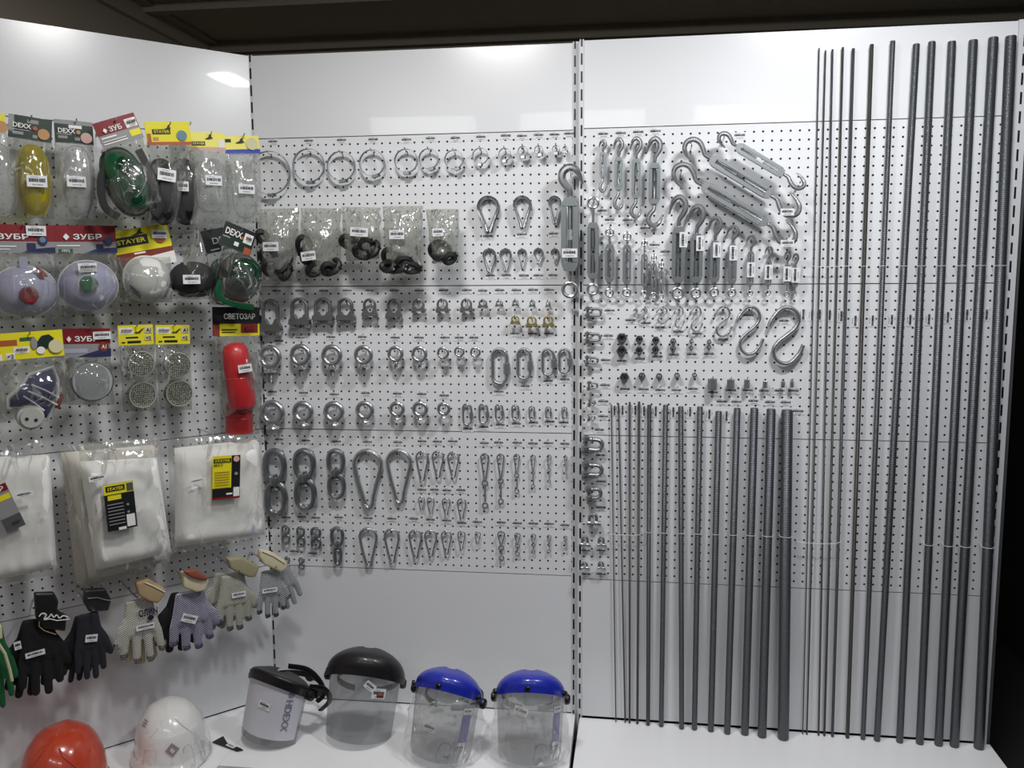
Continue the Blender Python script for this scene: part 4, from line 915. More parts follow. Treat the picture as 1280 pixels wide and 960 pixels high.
# DEXX clear
pk = Pack(L, .12, (94, 150), 'clear safety glasses in a bag with dark green card', 'safety glasses', G1)
pk.header([(68, 147.5), (116, 154), (117.5, 181), (68.5, 178.5)], k_green, [(0, .82, 1, 1, k_grey), (.36, .66, .7, .8, k_wht), (.08, .2, .32, .32, k_grey), (.05, .36, .42, .41, k_grey), (.5, .14, .64, .28, k_grey)])
pk.letter('DEXX', .30, .53, .44, .2); pk.disc(.60, .50, .055, k_skin); pk.disc(.8, .28, .15, k_pink)
specs(pk, 97, 225, 19, 42, m_clear, m_frame); pk.bag([(68.5, 178), (117, 181), (121, 274), (70, 273)], .045, m_filmh, seed=3)
pk.stick(84, 221, 107, 233, -.052, seed=4); pk.hook(0, -.006, lab=HK+'clear safety glasses bag')
# STAYER black pair
for i, (x0, lab) in enumerate(((28, 'black goggles bag tucked behind the other black goggles'), (0, 'black goggles in a clear bag with bright yellow box card'))):
    pk = Pack(L, .095+.07*i, (211+x0*.9, 154+i*0), lab, 'goggles', G1)
    if i:
        pk.header([(184, 152.7), (238, 152), (239, 181), (181, 181)], k_yel, [(0, 0, 1, .14, k_org), (.14, .46, .54, .68, k_blk), (.14, .2, .26, .34, k_skin), (.02, 0, .1, .5, k_org)])
        pk.letter('STAYER', .34, .57, .34, .13, k_yel, .01); pk.disc(.78, .40, .115, k_sky)
        for q in (0,): flat([(x*pk.w, z*pk.hh) for x, z in ((-.10, .18), (-.04, .22), (.0, .34), (.04, .40), (.02, .26), (.06, .20), (.0, .16), (-.06, .12))], k_blk, pk.h, -.0032, 'emblem', .0004)
    m, P = pk.shell(202+x0, 240, 16, 40, .04, m_black, 'goggle_body', -.006, 2.6); pk.rim(P, .004, m_blackm, 'face_seal')
    MB().tube(smooth(pk.px([(190+x0, 215), (186+x0, 245), (192+x0, 272), (208+x0, 278)], -.012), 6), .006, 6, squash=.4).build('head_strap', m_blackm, pk.t)
    q = [(183+x0, 180), (214+x0+14*(1-i), 180), (217+x0, 281), (186+x0, 279)] if not i else [(182, 181), (236, 181), (220, 281), (184, 279)]
    pk.bag(q, .055, m_film, seed=5+i)
    if i: pk.stick(197.5, 212, 219.5, 225.5, -.062, -.12, seed=5)
    else: pk.stick(222, 227, 235.5, 238.5, -.06, seed=6)
    pk.hook(0, -.006, lab=HK+('front' if i else 'rear')+' black goggles bag')
# STAYER clear goggles
pk = Pack(L, .12, (262, 166), 'clear goggles bag with overlit yellow card, beside the black goggles', 'goggles', G1)
pk.header([(238, 165), (281, 166), (282, 189), (236.5, 189)], k_yel_overlit, [(0, 0, 1, .22, k_pink), (.04, .30, .42, .52, k_blk), (.8, .2, .98, .6, k_wht)])
pk.letter('STAYER', .23, .41, .32, .12, k_yel_overlit, .01); flat([(x*pk.w, z*pk.hh) for x, z in ((-.08, .14), (.02, .24), (.06, .40), (.12, .44), (.1, .26), (.16, .2), (.04, .14))], k_blk, pk.h, -.0032, 'emblem', .0004)
m, P = pk.shell(261, 232, 18, 32, .045, m_clear, 'goggle_body', -.006, 3); pk.rim(P, .003, m_frame, 'face_seal'); pk.rim([p+Vector((0, -.02, 0)) for p in P], .0016, m_frame, 'lens_rim')
pk.bag([(236.5, 188), (282, 188), (285, 280), (238, 280)], .055, m_filmh, seed=8); pk.stick(257, 220, 277, 231, -.062, seed=7); pk.hook(0, -.006, lab=HK+'clear goggles bag')
pk = Pack(L, .12, (303, 168), 'clear eyewear bag with yellow card and blue strip, nearest the corner', 'goggles', G1)
pk.header([(281, 170.5), (324.5, 169), (325, 193), (282, 193)], k_yel_overlit, [(0, 0, 1, .28, k_blu), (.02, .66, .18, .84, k_blk)])
pk.disc(.76, .55, .17, k_cream); flat([(x*pk.w, z*pk.hh) for x, z in ((-.22, .12), (-.1, .2), (-.04, .36), (.03, .40), (.0, .24), (.06, .16), (-.06, .1))], k_blk, pk.h, -.0032, 'emblem', .0004)
m, P = pk.shell(305, 240, 15, 32, .03, m_clear, 'lens', -.006, 3); pk.rim(P, .002, m_frame, 'lens_rim')
pk.bag([(283, 192), (325, 192), (327, 278), (284, 280)], .04, m_filmh, seed=9); pk.stick(298.5, 231, 318, 241.5, -.05, seed=8); pk.hook(0, -.006, lab=HK+'eyewear bag nearest the corner')
# red card, green welding goggles, hung askew in front
pk = Pack(L, .20, (143, 148), 'green welding goggles with tilted red and grey card', 'goggles', G1)
pk.header([(118, 154), (169, 140), (178.6, 171.5), (127.5, 187.5)], k_grey, [(0, .48, 1, 1, k_red), (.70, .50, .98, .84, k_wht), (.72, .16, .98, .40, k_yel), (.05, .34, .4, .40, k_wht), (.05, .12, .62, .16, k_wht), (.05, .22, .6, .25, k_wht)])
pk.letter('ЗУБ', .44, .64, .30, .2); flat([(x*pk.w, z*pk.hh) for x, z in ((-.36, .13), (-.31, .03), (-.26, .13), (-.31, .23))], k_wht, pk.h, -.003, 'emblem', .0004)
print_mesh(pk.w*.26, pk.hh*.34, 9).build('printed_code', m_ink, pk.h, (pk.w*.34, -.0045, pk.hh*.17))
g_dk = plain('goggle_green', '#0d4a2c', .3, coat=.4)
m, P = pk.shell(156, 228, 25, 42, .05, g_dk, 'goggle_body', -.01, 2.4, .35); pk.rim(P, .005, m_black, 'face_seal')
for s_, (x, y) in enumerate(((150, 212), (163, 246))):
    o, P2 = pk.shell(x, y, 11, 14, .012, m_greenl, 'lens', -.052, 2.2, .35); pk.rim(P2, .003, g_dk, 'lens_rim')
MB().tube(smooth(pk.px([(134, 205), (124, 225), (128, 258), (146, 272)], -.02), 6), .011, 6, squash=.35).build('head_strap', m_blackm, pk.t)
MB().tube(smooth(pk.px([(170, 188), (184, 214), (198, 255), (190, 270)], -.02), 6), .011, 6, squash=.35).build('head_strap', m_blackm, pk.t)
pk.bag([(127, 187), (178, 172), (206, 258), (130, 282)], .075, m_film, seed=11); pk.hook(.0, -.008, lab=HK+'tilted green goggles bag')

# ---- second row: respirators
G2 = 'bagged respirators on the second row of the left bay'
m_mask = plain('mask_lilac', '#b2b0cf', .75, bump=.25, bscale=60); m_maskw = plain('mask_white', '#d3d2cf', .8, bump=.3, bscale=60)
m_vred = plain('valve_red', '#8c1d22', .35, coat=.3); m_vgrn = plain('valve_green', '#2f6b45', .35, coat=.3)
def valve(pk, cx, cy, r, mat, y):
    c = pk.p(cx, cy, y); rr = pk.r(cx, cy, r)
    v = MB().lathe([(.0001, .012), (rr*.82, .012), (rr*.95, .010), (rr, .004), (rr*1.06, 0)], (c[0], y, c[1]), 'y', 28).build('valve', mat, pk.t)
    MB().lathe([(rr*.62, 0), (rr*.70, .0015), (rr*.78, 0)], (c[0], y-.012, c[1]), 'y', 28).build('valve_ring', mat, v)
def wave_zone(): return [(0, .26), (.35, .26), (.55, .12), (.75, .02), (1, .0), (1, .28), (.7, .22), (.5, .3)]
pk = Pack(L, .13, (28, 281), 'lilac respirator with red valve in a bag under red card', 'respirator', G2)
pk.header([(-14, 280), (67.5, 281.5), (68.5, 317), (-14, 316)], k_grey, [(0, .42, 1, 1, k_red), ([(.45, .0), (.62, .14), (.85, .2), (1, .22), (1, .02), (.7, -.02)], k_nvy), (.56, .1, .7, .36, k_nvy), (.02, .22, .4, .26, k_wht), (.02, .12, .3, .15, k_wht)])
pk.letter('ЗУБР', .36, .58, .48, .2); pk.disc(.81, .44, .075, k_nvy); flat(ell(.31*pk.w, -.02*pk.hh, pk.w*.05), k_sky, pk.h, -.0036, 'printed_badge', .0004)
pk.stick(33, 282.5, 57, 294.5, -.006, seed=12)
m, P = pk.shell(31, 364, 41, 31, .06, m_mask, 'mask_body', -.006, 2.1); pk.rim(P, .003, m_maskw, 'mask_edge')
MB().box((pk.p(27, 328)[0], -.02, pk.p(27, 328)[1]), (.018, .008, .028)).build('nose_clip', m_mask, pk.t)
valve(pk, 36, 369, 12, m_vred, -.063)
flat([pk.p(*a) for a in ((39, 333), (49, 339), (55, 346), (45, 348))], m_vred, pk.t, -.058, 'strap_clip', .004)
pk.bag([(-14, 315), (70, 316), (74, 396), (-16, 402)], .085, m_film, seed=13); pk.hook(0, -.004, lab=HK+'red valve respirator bag')
pk = Pack(L, .13, (107, 282), 'lilac respirator with green valve in a bag under red card', 'respirator', G2)
pk.header([(66.5, 281.5), (144.5, 282), (146, 317), (68, 317)], k_grey, [(0, .42, 1, 1, k_red), ([(.45, .0), (.62, .14), (.85, .2), (1, .22), (1, .02), (.7, -.02)], k_nvy), (.66, .12, .78, .34, k_nvy), (.06, .02, .28, .18, k_gr2), (.04, .26, .4, .3, k_wht)])
pk.letter('ЗУБР', .53, .60, .46, .2); pk.disc(.86, .44, .075, k_nvy); pk.letter('FFP2', .17, .10, .12, .1, k_wht, .0)
flat([(x*pk.w, z*pk.hh) for x, z in ((-.36, .09), (-.31, -.03), (-.26, .09), (-.31, .21))], k_wht, pk.h, -.003, 'emblem', .0004)
m, P = pk.shell(110, 357, 37, 31, .06, m_mask, 'mask_body', -.006, 2.0); pk.rim(P, .003, m_maskw, 'mask_edge'); valve(pk, 111, 355.5, 11, m_vgrn, -.063)
pk.stick(98, 329, 121, 340, -.066, .05, seed=14)
pk.bag([(68, 316), (146, 316), (152, 390), (66, 398)], .085, m_film, seed=15); pk.hook(0, -.004, lab=HK+'green valve respirator bag')
pk = Pack(L, .12, (183, 284), 'white cup dust mask under yellow and dark red card', 'dust mask', G2)
pk.header([(145, 284), (214, 284), (214.5, 322), (145, 346)], k_yel, [(0, 0, 1, .42, k_brn), (.03, .58, .6, .82, k_blk), ([(.2, .1), (.34, .30), (.42, .24), (1, .3), (1, 0), (.2, 0)], k_wht), (.3, .36, .5, .40, k_wht)])
pk.letter('STAYER', .30, .70, .5, .11, k_yel, .015); pk.disc(.81, .68, .1, k_org)
flat([(x*pk.w, z*pk.hh) for x, z in ((-.18, .34), (-.08, .37), (-.02, .46), (.03, .48), (.0, .40), (.05, .36), (-.08, .33))], k_blk, pk.h, -.0032, 'emblem', .0004)
pk.stick(190, 287.5, 208.5, 297.5, -.006, seed=16)
m, P = pk.shell(183, 349, 29, 28.5, .055, m_maskw, 'mask_body', -.006, 2.2); pk.rim(P, .0028, m_maskw, 'mask_edge')
c = pk.p(168, 365, -.056)
for j, wd_ in enumerate((.030, .034, .028)): flat(rect(c[0]+.003*j, c[1]-.008*(j-1), wd_, .0045, -.75), m_ink, pk.t, -.056, 'mask_print', .0006)
pk.bag([(145, 322), (214, 321), (216, 378), (148, 378)], .065, m_film, seed=17, wr=.003); pk.hook(0, -.004, lab=HK+'white cup mask')
pk = Pack(L, .13, (245, 287), 'black fabric half mask in a knotted clear bag', 'half mask', G2)
m, P = pk.shell(240, 349, 28, 21, .045, plain('mask_black_cloth', '#232424', .85, bump=.4, bscale=120), 'mask_body', -.006, 2.1, .0, -.25)
pk.rim(P, .003, m_blackm, 'mask_edge')
pk.bag([(243, 286), (247, 286), (271, 374), (211, 374)], .06, m_film, seed=18, wr=.004); pk.stick(229, 343.5, 250, 355, -.068, seed=18); pk.hook(0, -.006, lab=HK+'knotted black half mask bag')
pk = Pack(L, .12, (262, 286), 'rear goggles bag with dark card hidden behind the tilted one', 'goggles', G2)
pk.header([(252, 290), (282, 283), (284, 312), (258, 318)], k_blk, [(.2, .1, .6, .16, k_grey)]); pk.letter('DE', .6, .5, .5, .28, k_grey)
m, P = pk.shell(276, 352, 14, 28, .035, g_dk, 'goggle_body', -.006, 2.4); pk.rim(P, .003, m_black, 'face_seal')
pk.bag([(258, 317), (286, 312), (290, 384), (262, 380)], .045, m_film, seed=19); pk.hook(0, -.004, lab=HK+'rear bag with dark card')
pk = Pack(L, .20, (300, 286), 'dark green goggles bag with card tilted clockwise, near the corner', 'goggles', G2)
pk.header([(279.3, 274.2), (318.9, 291.7), (314.7, 321.3), (276.7, 307.2)], k_blk, [(0, 0, 1, .5, k_green), (.66, .44, .94, .84, k_wht), (.76, .02, .98, .3, k_org), (.04, .4, .26, .46, k_grey), (.42, .2, .56, .36, k_wht)])
pk.letter('DEXX', .32, .66, .52, .26); pk.disc(.60, .58, .05, k_org); print_mesh(pk.w*.24, pk.hh*.34, 10).build('printed_code', m_ink, pk.h, (pk.w*.30, -.0045, pk.hh*.14))
dk = plain('goggle_dark', '#1a2423', .3, coat=.5)
m, P = pk.shell(296, 347, 26, 29, .055, dk, 'goggle_body', -.01, 2.3, -.3); pk.rim(P, .005, m_black, 'face_seal')
o, P2 = pk.shell(298, 342, 18, 17, .012, m_greenl, 'lens', -.058, 2.6, -.3); pk.rim(P2, .003, dk, 'lens_rim')
MB().tube(smooth(pk.px([(272, 350), (268, 366), (282, 378), (312, 384)], -.03), 6), .010, 6, squash=.4).build('head_strap', g_dk, pk.t)
pk.bag([(276.7, 307), (314.7, 321), (330, 386), (264, 378)], .08, m_film, seed=20); pk.hook(0, -.006, lab=HK+'tilted dark goggles bag')

# ---- third row: filters
G3 = 'bagged filters on the third row of the left bay'
pk = Pack(L, .15, (36, 416), 'blue half mask respirator bag with wide yellow card', 'respirator', G3)
pk.header([(-12, 418), (77, 412), (81.6, 444), (-12, 452.5)], k_yel, [(.1, .52, .36, .74, k_org), (.30, .22, .52, .46, k_wht), (.19, .02, .31, .26, k_wht), (.05, .0, .14, .22, k_wht), (.40, .68, .6, .8, k_gr2)])
pk.letter('×2', .25, .14, .09, .14, k_blk, .02); print_mesh(pk.w*.2, pk.hh*.26, 21).build('printed_code', m_ink, pk.h, (-.09*pk.w, -.0045, -.16*pk.hh))
flat([(x*pk.w, z*pk.hh) for x, z in ((.07, -.08), (.2, .32), (.3, .36), (.37, .2), (.3, -.12), (.2, -.2))], k_green, pk.h, -.0032, 'printed_picture', .0004)
flat(ell(.085*pk.w, .06*pk.hh, pk.w*.045, pk.hh*.22), k_grey, pk.h, -.0036, 'printed_picture', .0004); flat(ell(.385*pk.w, -.11*pk.hh, pk.w*.105), k_cream, pk.h, -.004, 'printed_picture', .0004); flat(ell(.17*pk.w, -.22*pk.hh, pk.w*.06, pk.hh*.14), k_wht, pk.h, -.0036, 'printed_picture', .0004)
m_bl = plain('mask_blue', '#262a5e', .5, bump=.2, bscale=80)
b = MB(); base = pk.px([(37, 470), (64, 461), (69, 474), (69, 500), (58, 522), (44, 522), (26, 508), (12, 508), (12, 499), (30, 482)], -.006); top_ = [p.lerp(Vector((pk.p(48, 495)[0], 0, pk.p(48, 495)[1])), .45)+Vector((0, -.05, 0)) for p in base]; n = len(base)
b.add(base+top_, [(i, (i+1) % n, (i+1) % n+n, i+n) for i in range(n)]+[tuple(range(n, 2*n))]); b.build('mask_body', m_bl, pk.t, sharp=30)
pk.rim(pk.px([(36, 468), (66, 458), (72, 474), (71, 502), (59, 525), (43, 525), (24, 511), (9, 510), (9, 497), (28, 480)], -.006), .0035, m_maskw, 'face_seal')
for a, e in (((34, 478), (68, 494)), ((30, 486), (66, 503)), ((24, 492), (50, 510))): MB().tube(pk.px([a, ((a[0]+e[0])/2, (a[1]+e[1])/2-1), e], -.06), .0022, 6).build('elastic_strap', m_maskw, pk.t)
c = pk.p(33, 518); rr = pk.r(33, 518, 17)
f_ = MB().lathe([(.0001, .03), (rr*.8, .03), (rr*.84, .022), (rr, .02), (rr, -.01), (.0001, -.01)], (c[0], -.045, c[1]), 'y', 28).build('filter_cartridge', plain('filter_grey', '#a9a9a4', .5), pk.t)
for dx, dz in ((-.35, -.05), (.3, -.2)): MB().lathe([(.0001, .001), (rr*.14, .001), (rr*.14, 0)], (c[0]+dx*rr, -.0755, c[1]+dz*rr), 'y', 10).build('cartridge_hole', m_blackm, f_)
flat([pk.p(*a) for a in ((74, 490), (78, 494), (71, 510), (66, 508))], k_brn, pk.t, -.02, 'buckle', .006)
pk.bag([(-12, 452), (81, 445), (94, 500), (-14, 532)], .09, m_film, seed=22); pk.hook(0, -.004, lab=HK+'blue half mask bag')
pk = Pack(L, .12, (109, 410), 'single round grey filter disc under red and blue card', 'filter', G3)
pk.header([(78.5, 411), (137.8, 410), (138.5, 446), (80, 446.5)], k_grey, [(0, .46, 1, 1, k_red), ([(.3, .02), (.62, .18), (.85, .3), (1, .3), (1, 0), (.5, -.02)], k_nvy), (0, .14, .5, .3, k_lav)])
pk.letter('ЗУБР', .48, .64, .5, .19); flat([(x*pk.w, z*pk.hh) for x, z in ((-.44, .13), (-.39, .02), (-.34, .13), (-.39, .24))], k_wht, pk.h, -.003, 'emblem', .0004); pk.disc(.85, .36, .11, k_brn); pk.letter('A1', .85, .36, .1, .14)
pk.stick(116.5, 414, 138, 424.5, -.006, seed=23)
m_disc = plain('filter_disc', '#9a9ca0', .8, bump=.5, bscale=260, var=.12); c = pk.p(112.5, 476); rr = pk.r(112.5, 476, 26)
MB().lathe([(.0001, .03), (rr*.94, .03), (rr, .024), (rr, 0), (.0001, 0)], (c[0], -.004, c[1]), 'y', 40).build('filter_disc', m_disc, pk.t); MB().torus(rr, .002, (c[0], -.026, c[1]), n=40, k=6).build('disc_rim', k_blk, pk.t)
pk.bag([(80, 446), (138.5, 446), (143, 506), (82, 506)], .05, m_film, seed=24, wr=.003); pk.hook(.005, -.004, lab=HK+'single filter disc bag')
def perf_mat():
    m, nt, b = new_mat('perforated_disc'); tc = nt.nodes.new('ShaderNodeTexCoord')
    v = N(nt, 'ShaderNodeTexVoronoi', Scale=190.0, Randomness=.35); nt.links.new(tc.outputs['Object'], v.inputs['Vector'])
    l = N(nt, 'ShaderNodeMath', operation='GREATER_THAN'); nt.links.new(v.outputs['Distance'], l.inputs[0]); l.inputs[1].default_value = .36
    mx = N(nt, 'ShaderNodeMix', data_type='RGBA'); mx.inputs[6].default_value = lin('#b9b8a8'); mx.inputs[7].default_value = lin('#4c4c44'); nt.links.new(l.outputs[0], mx.inputs[0]); nt.links.new(mx.outputs[2], b.inputs['Base Color']); b.inputs['Roughness'].default_value = .5; b.inputs['Metallic'].default_value = .2
    return m
m_perf = perf_mat()
for hx, dsc, lab, bag in (((147, 407, 192, 405.5, 192, 430, 149, 432.5), ((173.5, 454, 16.8), (175, 492.5, 17)), 'pair of perforated filter discs under yellow card, left pack', [(149, 432), (192, 430), (197, 514), (154, 514)]), ((195, 406, 238, 406.5, 237.5, 429.5, 194.5, 431), ((218.8, 455.5, 16.4), (220.7, 490.8, 16.8)), 'pair of perforated filter discs under yellow card, right pack', [(194.5, 431), (237.5, 430), (240, 512), (200, 512)])):
    pk = Pack(L, .11, ((hx[0]+hx[2])/2, hx[1]), lab, 'filter', G3)
    pk.header([hx[0:2], hx[2:4], hx[4:6], hx[6:8]], k_yel, [(.03, .56, .42, .88, k_wht), (.2, .34, .55, .42, k_blk), (.24, .10, .62, .22, k_blk), (.08, .12, .18, .18, k_blk), (.74, .58, .96, .9, k_cream), (.74, .22, .94, .48, k_cream)])
    flat([(x*pk.w, z*pk.hh) for x, z in ((-.06, .16), (.06, .16), (.16, .3), (.24, .34), (.14, .2), (.12, .12), (-.02, .1))], k_blk, pk.h, -.0032, 'emblem', .0004); pk.letter('A1', .85, .74, .14, .18, k_blk); pk.letter('×2', .84, .35, .14, .16, k_blk)
    print_mesh(pk.w*.36, pk.hh*.3, 25).build('printed_code', m_ink, pk.h, (-.28*pk.w, -.0045, .22*pk.hh))
    for cx, cy, r_ in dsc:
        c = pk.p(cx, cy); rr = pk.r(cx, cy, r_)
        d = MB().lathe([(.0001, .026), (rr*.86, .026), (rr*.88, .024), (rr, .024), (rr, 0), (.0001, 0)], (c[0], -.004, c[1]), 'y', 36).build('filter_disc', m_perf, pk.t)
        MB().torus(rr*.95, rr*.05, (c[0], -.029, c[1]), n=36, k=6).build('disc_rim', plain('rim_pale', '#b9b9ac', .35, .3), d)
    pk.bag(bag, .045, m_film, seed=int(hx[0]), wr=.003); pk.hook(.0, -.004, lab=HK+('left' if hx[0] < 190 else 'right')+' pack of filter discs')
# red lamp bodies by the corner
for i, (y0, y1, lab) in enumerate(((500, 541, 'red plastic lantern behind the bagged one, lower edge showing'), (428, 508, 'red plastic lantern in a bag with black and yellow card'))):
    pk = Pack(L, .10+.06*i, (296, 384 if i else 470), lab, 'lantern', 'red lanterns by the corner')
    mr = plain('lantern_red', '#b3262b', .4, coat=.3, bump=.1, bscale=100)
    if i:
        pk.header([(265, 383), (325.5, 384.5), (325, 419), (267, 421)], k_blk, [(.14, .0, .99, .42, k_yel), (.58, .10, .95, .42, k_brn), (.0, 0, .13, .4, k_brn), (.18, .2, .5, .24, k_blk), (.18, .12, .46, .15, k_blk)])
        pk.letter('СВЕТОЗАР', .55, .68, .66, .2, k_wht, .02); flat(rect(.27*pk.w, -.24*pk.hh, pk.w*.2, pk.hh*.16, .2), k_red, pk.h, -.0036, 'printed_picture', .0004)
    a, b_ = (pk.p(292.5, y0, -.045), pk.p(303.5, y1, -.045)) if i else (pk.p(299, y0, -.045), pk.p(299, y1, -.045)); W_ = pk.r(298, 470, 16.5)*2; d = Vector((a[0]-b_[0], 0, a[1]-b_[1])); Ln = d.length; ang = math.atan2(d.x, d.z)
    prof = [(.0001, 0), (W_*.46, 0), (W_*.5, Ln*.03), (W_*.5, Ln*.45), (W_*.49, Ln*.74), (W_*.46, Ln*.87), (W_*.36, Ln*.95), (W_*.2, Ln*.99), (.0001, Ln)]
    MB().lathe(prof, (0, 0, 0), n=28, sx=1.0).build('lantern_body', mr, pk.t, (b_[0], -.045, b_[1]), (0, ang, 0), sharp=40)
    MB().torus(W_*.49, .002, (0, 0, Ln*.46), 'z', 28, 6).build('body_seam', mr, pk.t, (b_[0], -.045, b_[1]), (0, ang, 0))
    pk.bag([(268, 420), (325, 419), (326, 512), (276, 520)] if i else [(276, 440), (322, 440), (324, 543), (276, 543)], .085, m_film, seed=30+i)
    if i: pk.stick(298, 455, 314.5, 466, -.096, .08, seed=31)
    pk.hook(0, -.006 if i else .03, lab=HK+('bagged' if i else 'rear')+' red lantern')

# ---- white coveralls in bags
GC = 'bagged white coveralls'
m_cov = film('coverall_film', tint='#f4f4f2', gloss=.06, haze=.06, bscale=20, rough=.1, crease=.5)
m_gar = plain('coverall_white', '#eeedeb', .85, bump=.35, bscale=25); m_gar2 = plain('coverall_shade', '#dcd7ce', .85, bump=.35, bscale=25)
def coverall(off, root, q, label, mat, card=None, seed=0, st=None, depth=.035, hooklab=None, bagq=None):
    pk = Pack(L, off, root, label, 'coverall', GC); P = [Vector(pk.p(*a)) for a in q]
    def fn(k):
        def g(a, b):
            p = (P[0]*(1-a)+P[1]*a)*(1-b)+(P[3]*(1-a)+P[2]*a)*b
            e = (min(1, sin(PI*a)*3.2)**.5)*(min(1, sin(PI*b)*3.2)**.5)
            f = .5*math.exp(-((b-.78+.05*sin(a*3))/.035)**2)+.35*math.exp(-((a-.62-.04*sin(b*4))/.03)**2)*(b < .75)
            nz = noise.noise(Vector((a*3+seed, b*3, seed)))*.010+noise.noise(Vector((a*9+seed, b*9, seed)))*.0035
            return Vector((p.x, -(depth*e+nz*e-.004*f*e) if k else .0, p.y))
        return g
    MB().grid(fn(1), 22, 26).grid(fn(0), 4, 4).build('folded_garment', mat, pk.t, sharp=None)
    pk.bag(bagq or [(q[0][0]-4, q[0][1]-10), (q[1][0]+4, q[1][1]-10), (q[2][0]+4, q[2][1]+3), (q[3][0]-4, q[3][1]+5)], depth+.014, m_cov, seed=seed+40, wr=.004, ex=.22)
    if st: pk.stick(*st, -(depth+.026), .08, seed=seed)
    pk.hook(0, -.004, lab=hooklab or HK+label.split(',')[0], r=.0022)
    return pk
def label_card(pk, q, base, zones, y):
    o = pk.header(q, base, zones, y=y, curl=0); o.name = 'label_card'; return o
pk = coverall(.16, (22, 566), [(-22, 572), (62, 568), (71, 709), (-14, 728)], 'white bagged coverall with red and grey label, cut by left edge', m_gar, seed=1, st=(19.5, 613.5, 41, 622.5), bagq=[(-26, 556), (56, 548), (76, 716), (-18, 734)])
label_card(pk, [(-8, 607), (13.5, 604), (24.5, 655), (0, 672)], k_grey, [(0, .84, 1, 1, k_red), (.1, .66, .95, .78, k_yel), (.3, .08, .98, .22, k_wht), (0, .0, 1, .3, plain('card_dark_grey', '#4f4f52', .5))], -.057); pk.letter('БР', .55, .92, .5, .1); print_mesh(pk.w*.5, pk.hh*.12, 3).build('printed_code', m_ink, pk.h, (.12*pk.w, -.005, -.36*pk.hh))
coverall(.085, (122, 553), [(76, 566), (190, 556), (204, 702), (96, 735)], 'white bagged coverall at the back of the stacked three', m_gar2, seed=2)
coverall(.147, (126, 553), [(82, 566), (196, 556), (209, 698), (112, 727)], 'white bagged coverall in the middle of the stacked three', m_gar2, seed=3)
pk = coverall(.21, (142, 562), [(100, 577), (196, 572), (214, 690), (120, 713)], 'white bagged coverall in front with black and yellow upright label', m_gar, seed=4, st=(111, 593, 131, 602.5), bagq=[(98, 562), (190, 562), (217, 694), (117, 718)])
label_card(pk, [(127, 606.6), (163, 602), (175, 656), (137, 665.5)], k_blk, [(0, .78, 1, 1, k_yel), (.06, .84, .70, .96, k_blk), (.76, .80, .98, .97, plain('card_dark_grey', '#4f4f52', .5)), (.1, .66, .55, .76, k_yel), (.66, .04, .94, .3, k_wht), (.36, .0, .62, .06, k_wht)]+[(.06, .56-.07*j, .6, .58-.07*j, k_grey) for j in range(7)], -.060); pk.letter('STAYER', .38, .90, .54, .07, k_yel, .015)
for fz in (.52, .36): flat(ell(.24*pk.w, (fz-.5)*pk.hh, pk.w*.045), k_grey, pk.h, -.0036, 'printed_symbol', .0004)
pk = coverall(.15, (270, 543), [(218, 560), (324, 549), (331, 668), (219, 684)], 'white bagged coverall nearest the corner with yellow label', m_gar, seed=5, st=(237.5, 598, 255, 603.5), bagq=[(210, 548), (326, 541), (334, 674), (214, 690)])
label_card(pk, [(264.5, 570.5), (299, 569), (301, 621.5), (266.5, 625.5)], k_yel, [(.68, .24, 1, 1, k_blk), (0, 0, 1, .26, k_blk), (0, 0, 1, .05, k_red), (.76, .05, .98, .26, k_wht), (.5, .1, .72, .14, k_wht), (.03, .85, .66, .94, k_blk)]+[(.06, .62-.06*j, .6, .635-.06*j, k_brn) for j in range(6)], -.057); pk.letter('STAYER', .34, .895, .54, .06, k_yel, .01); pk.letter('MAX', .2, .80, .34, .045, k_blk, .02); flat(ell(.34*pk.w, .42*pk.hh, pk.w*.11), k_pink, pk.h, -.0034, 'printed_picture', .0004); flat(ell(.34*pk.w, .08*pk.hh, pk.w*.06), k_grey, pk.h, -.0034, 'printed_symbol', .0004)

# ---- black rubber clamps in small bags, middle bay
BG = crop(310, 240, 4.571); GB = 'bagged rubber lined clamps'
m_rub = plain('rubber_black', '#161617', .55); m_dz = plain('dark_zinc', '#55585a', .35, 1)
bags = [((110, 118), [(58, 100), (290, 92), (285, 510), (70, 505)], (130, 312, 88, 52), [((128, 380), 36, 60, .3), ((215, 400), 34, 62, -.3), ((150, 430), 40, 44, .8), ((235, 455), 30, 44, .2), ((110, 260), 22, 34, .6)], 'leftmost in the bag row, beside red goggles'),
        ((342, 118), [(300, 92), (530, 95), (545, 470), (310, 492)], (345, 365, 80, 52), [((335, 320), 36, 66, .3), ((352, 350), 40, 60, .5), ((400, 440), 44, 30, .5), ((505, 425), 34, 40, -.2), ((480, 440), 28, 30, .4)], 'second in the bag row'),
        ((592, 112), [(535, 85), (760, 90), (765, 380), (545, 400)], (635, 228, 100, 52), [((580, 285), 40, 30, -.4), ((630, 310), 44, 30, -.35), ((665, 345), 44, 30, -.4), ((735, 325), 24, 40, .1), ((690, 300), 30, 26, .3)], 'third in the bag row'),
        ((836, 108), [(770, 82), (1000, 80), (1000, 470), (775, 470)], (850, 243, 84, 52), [((810, 370), 28, 44, .2), ((872, 385), 32, 26, 0), ((935, 430), 48, 26, -.2), ((860, 430), 54, 24, 0), ((905, 400), 34, 24, .2), ((820, 425), 36, 26, -.1)], 'fourth in the bag row'),
        ((1086, 108), [(1015, 98), (1205, 98), (1220, 395), (1040, 410)], (1085, 230, 62, 46), [((1095, 330), 48, 46, 0), ((1104, 340), 46, 46, .2), ((1160, 380), 30, 24, .4)], 'rightmost in the bag row')]
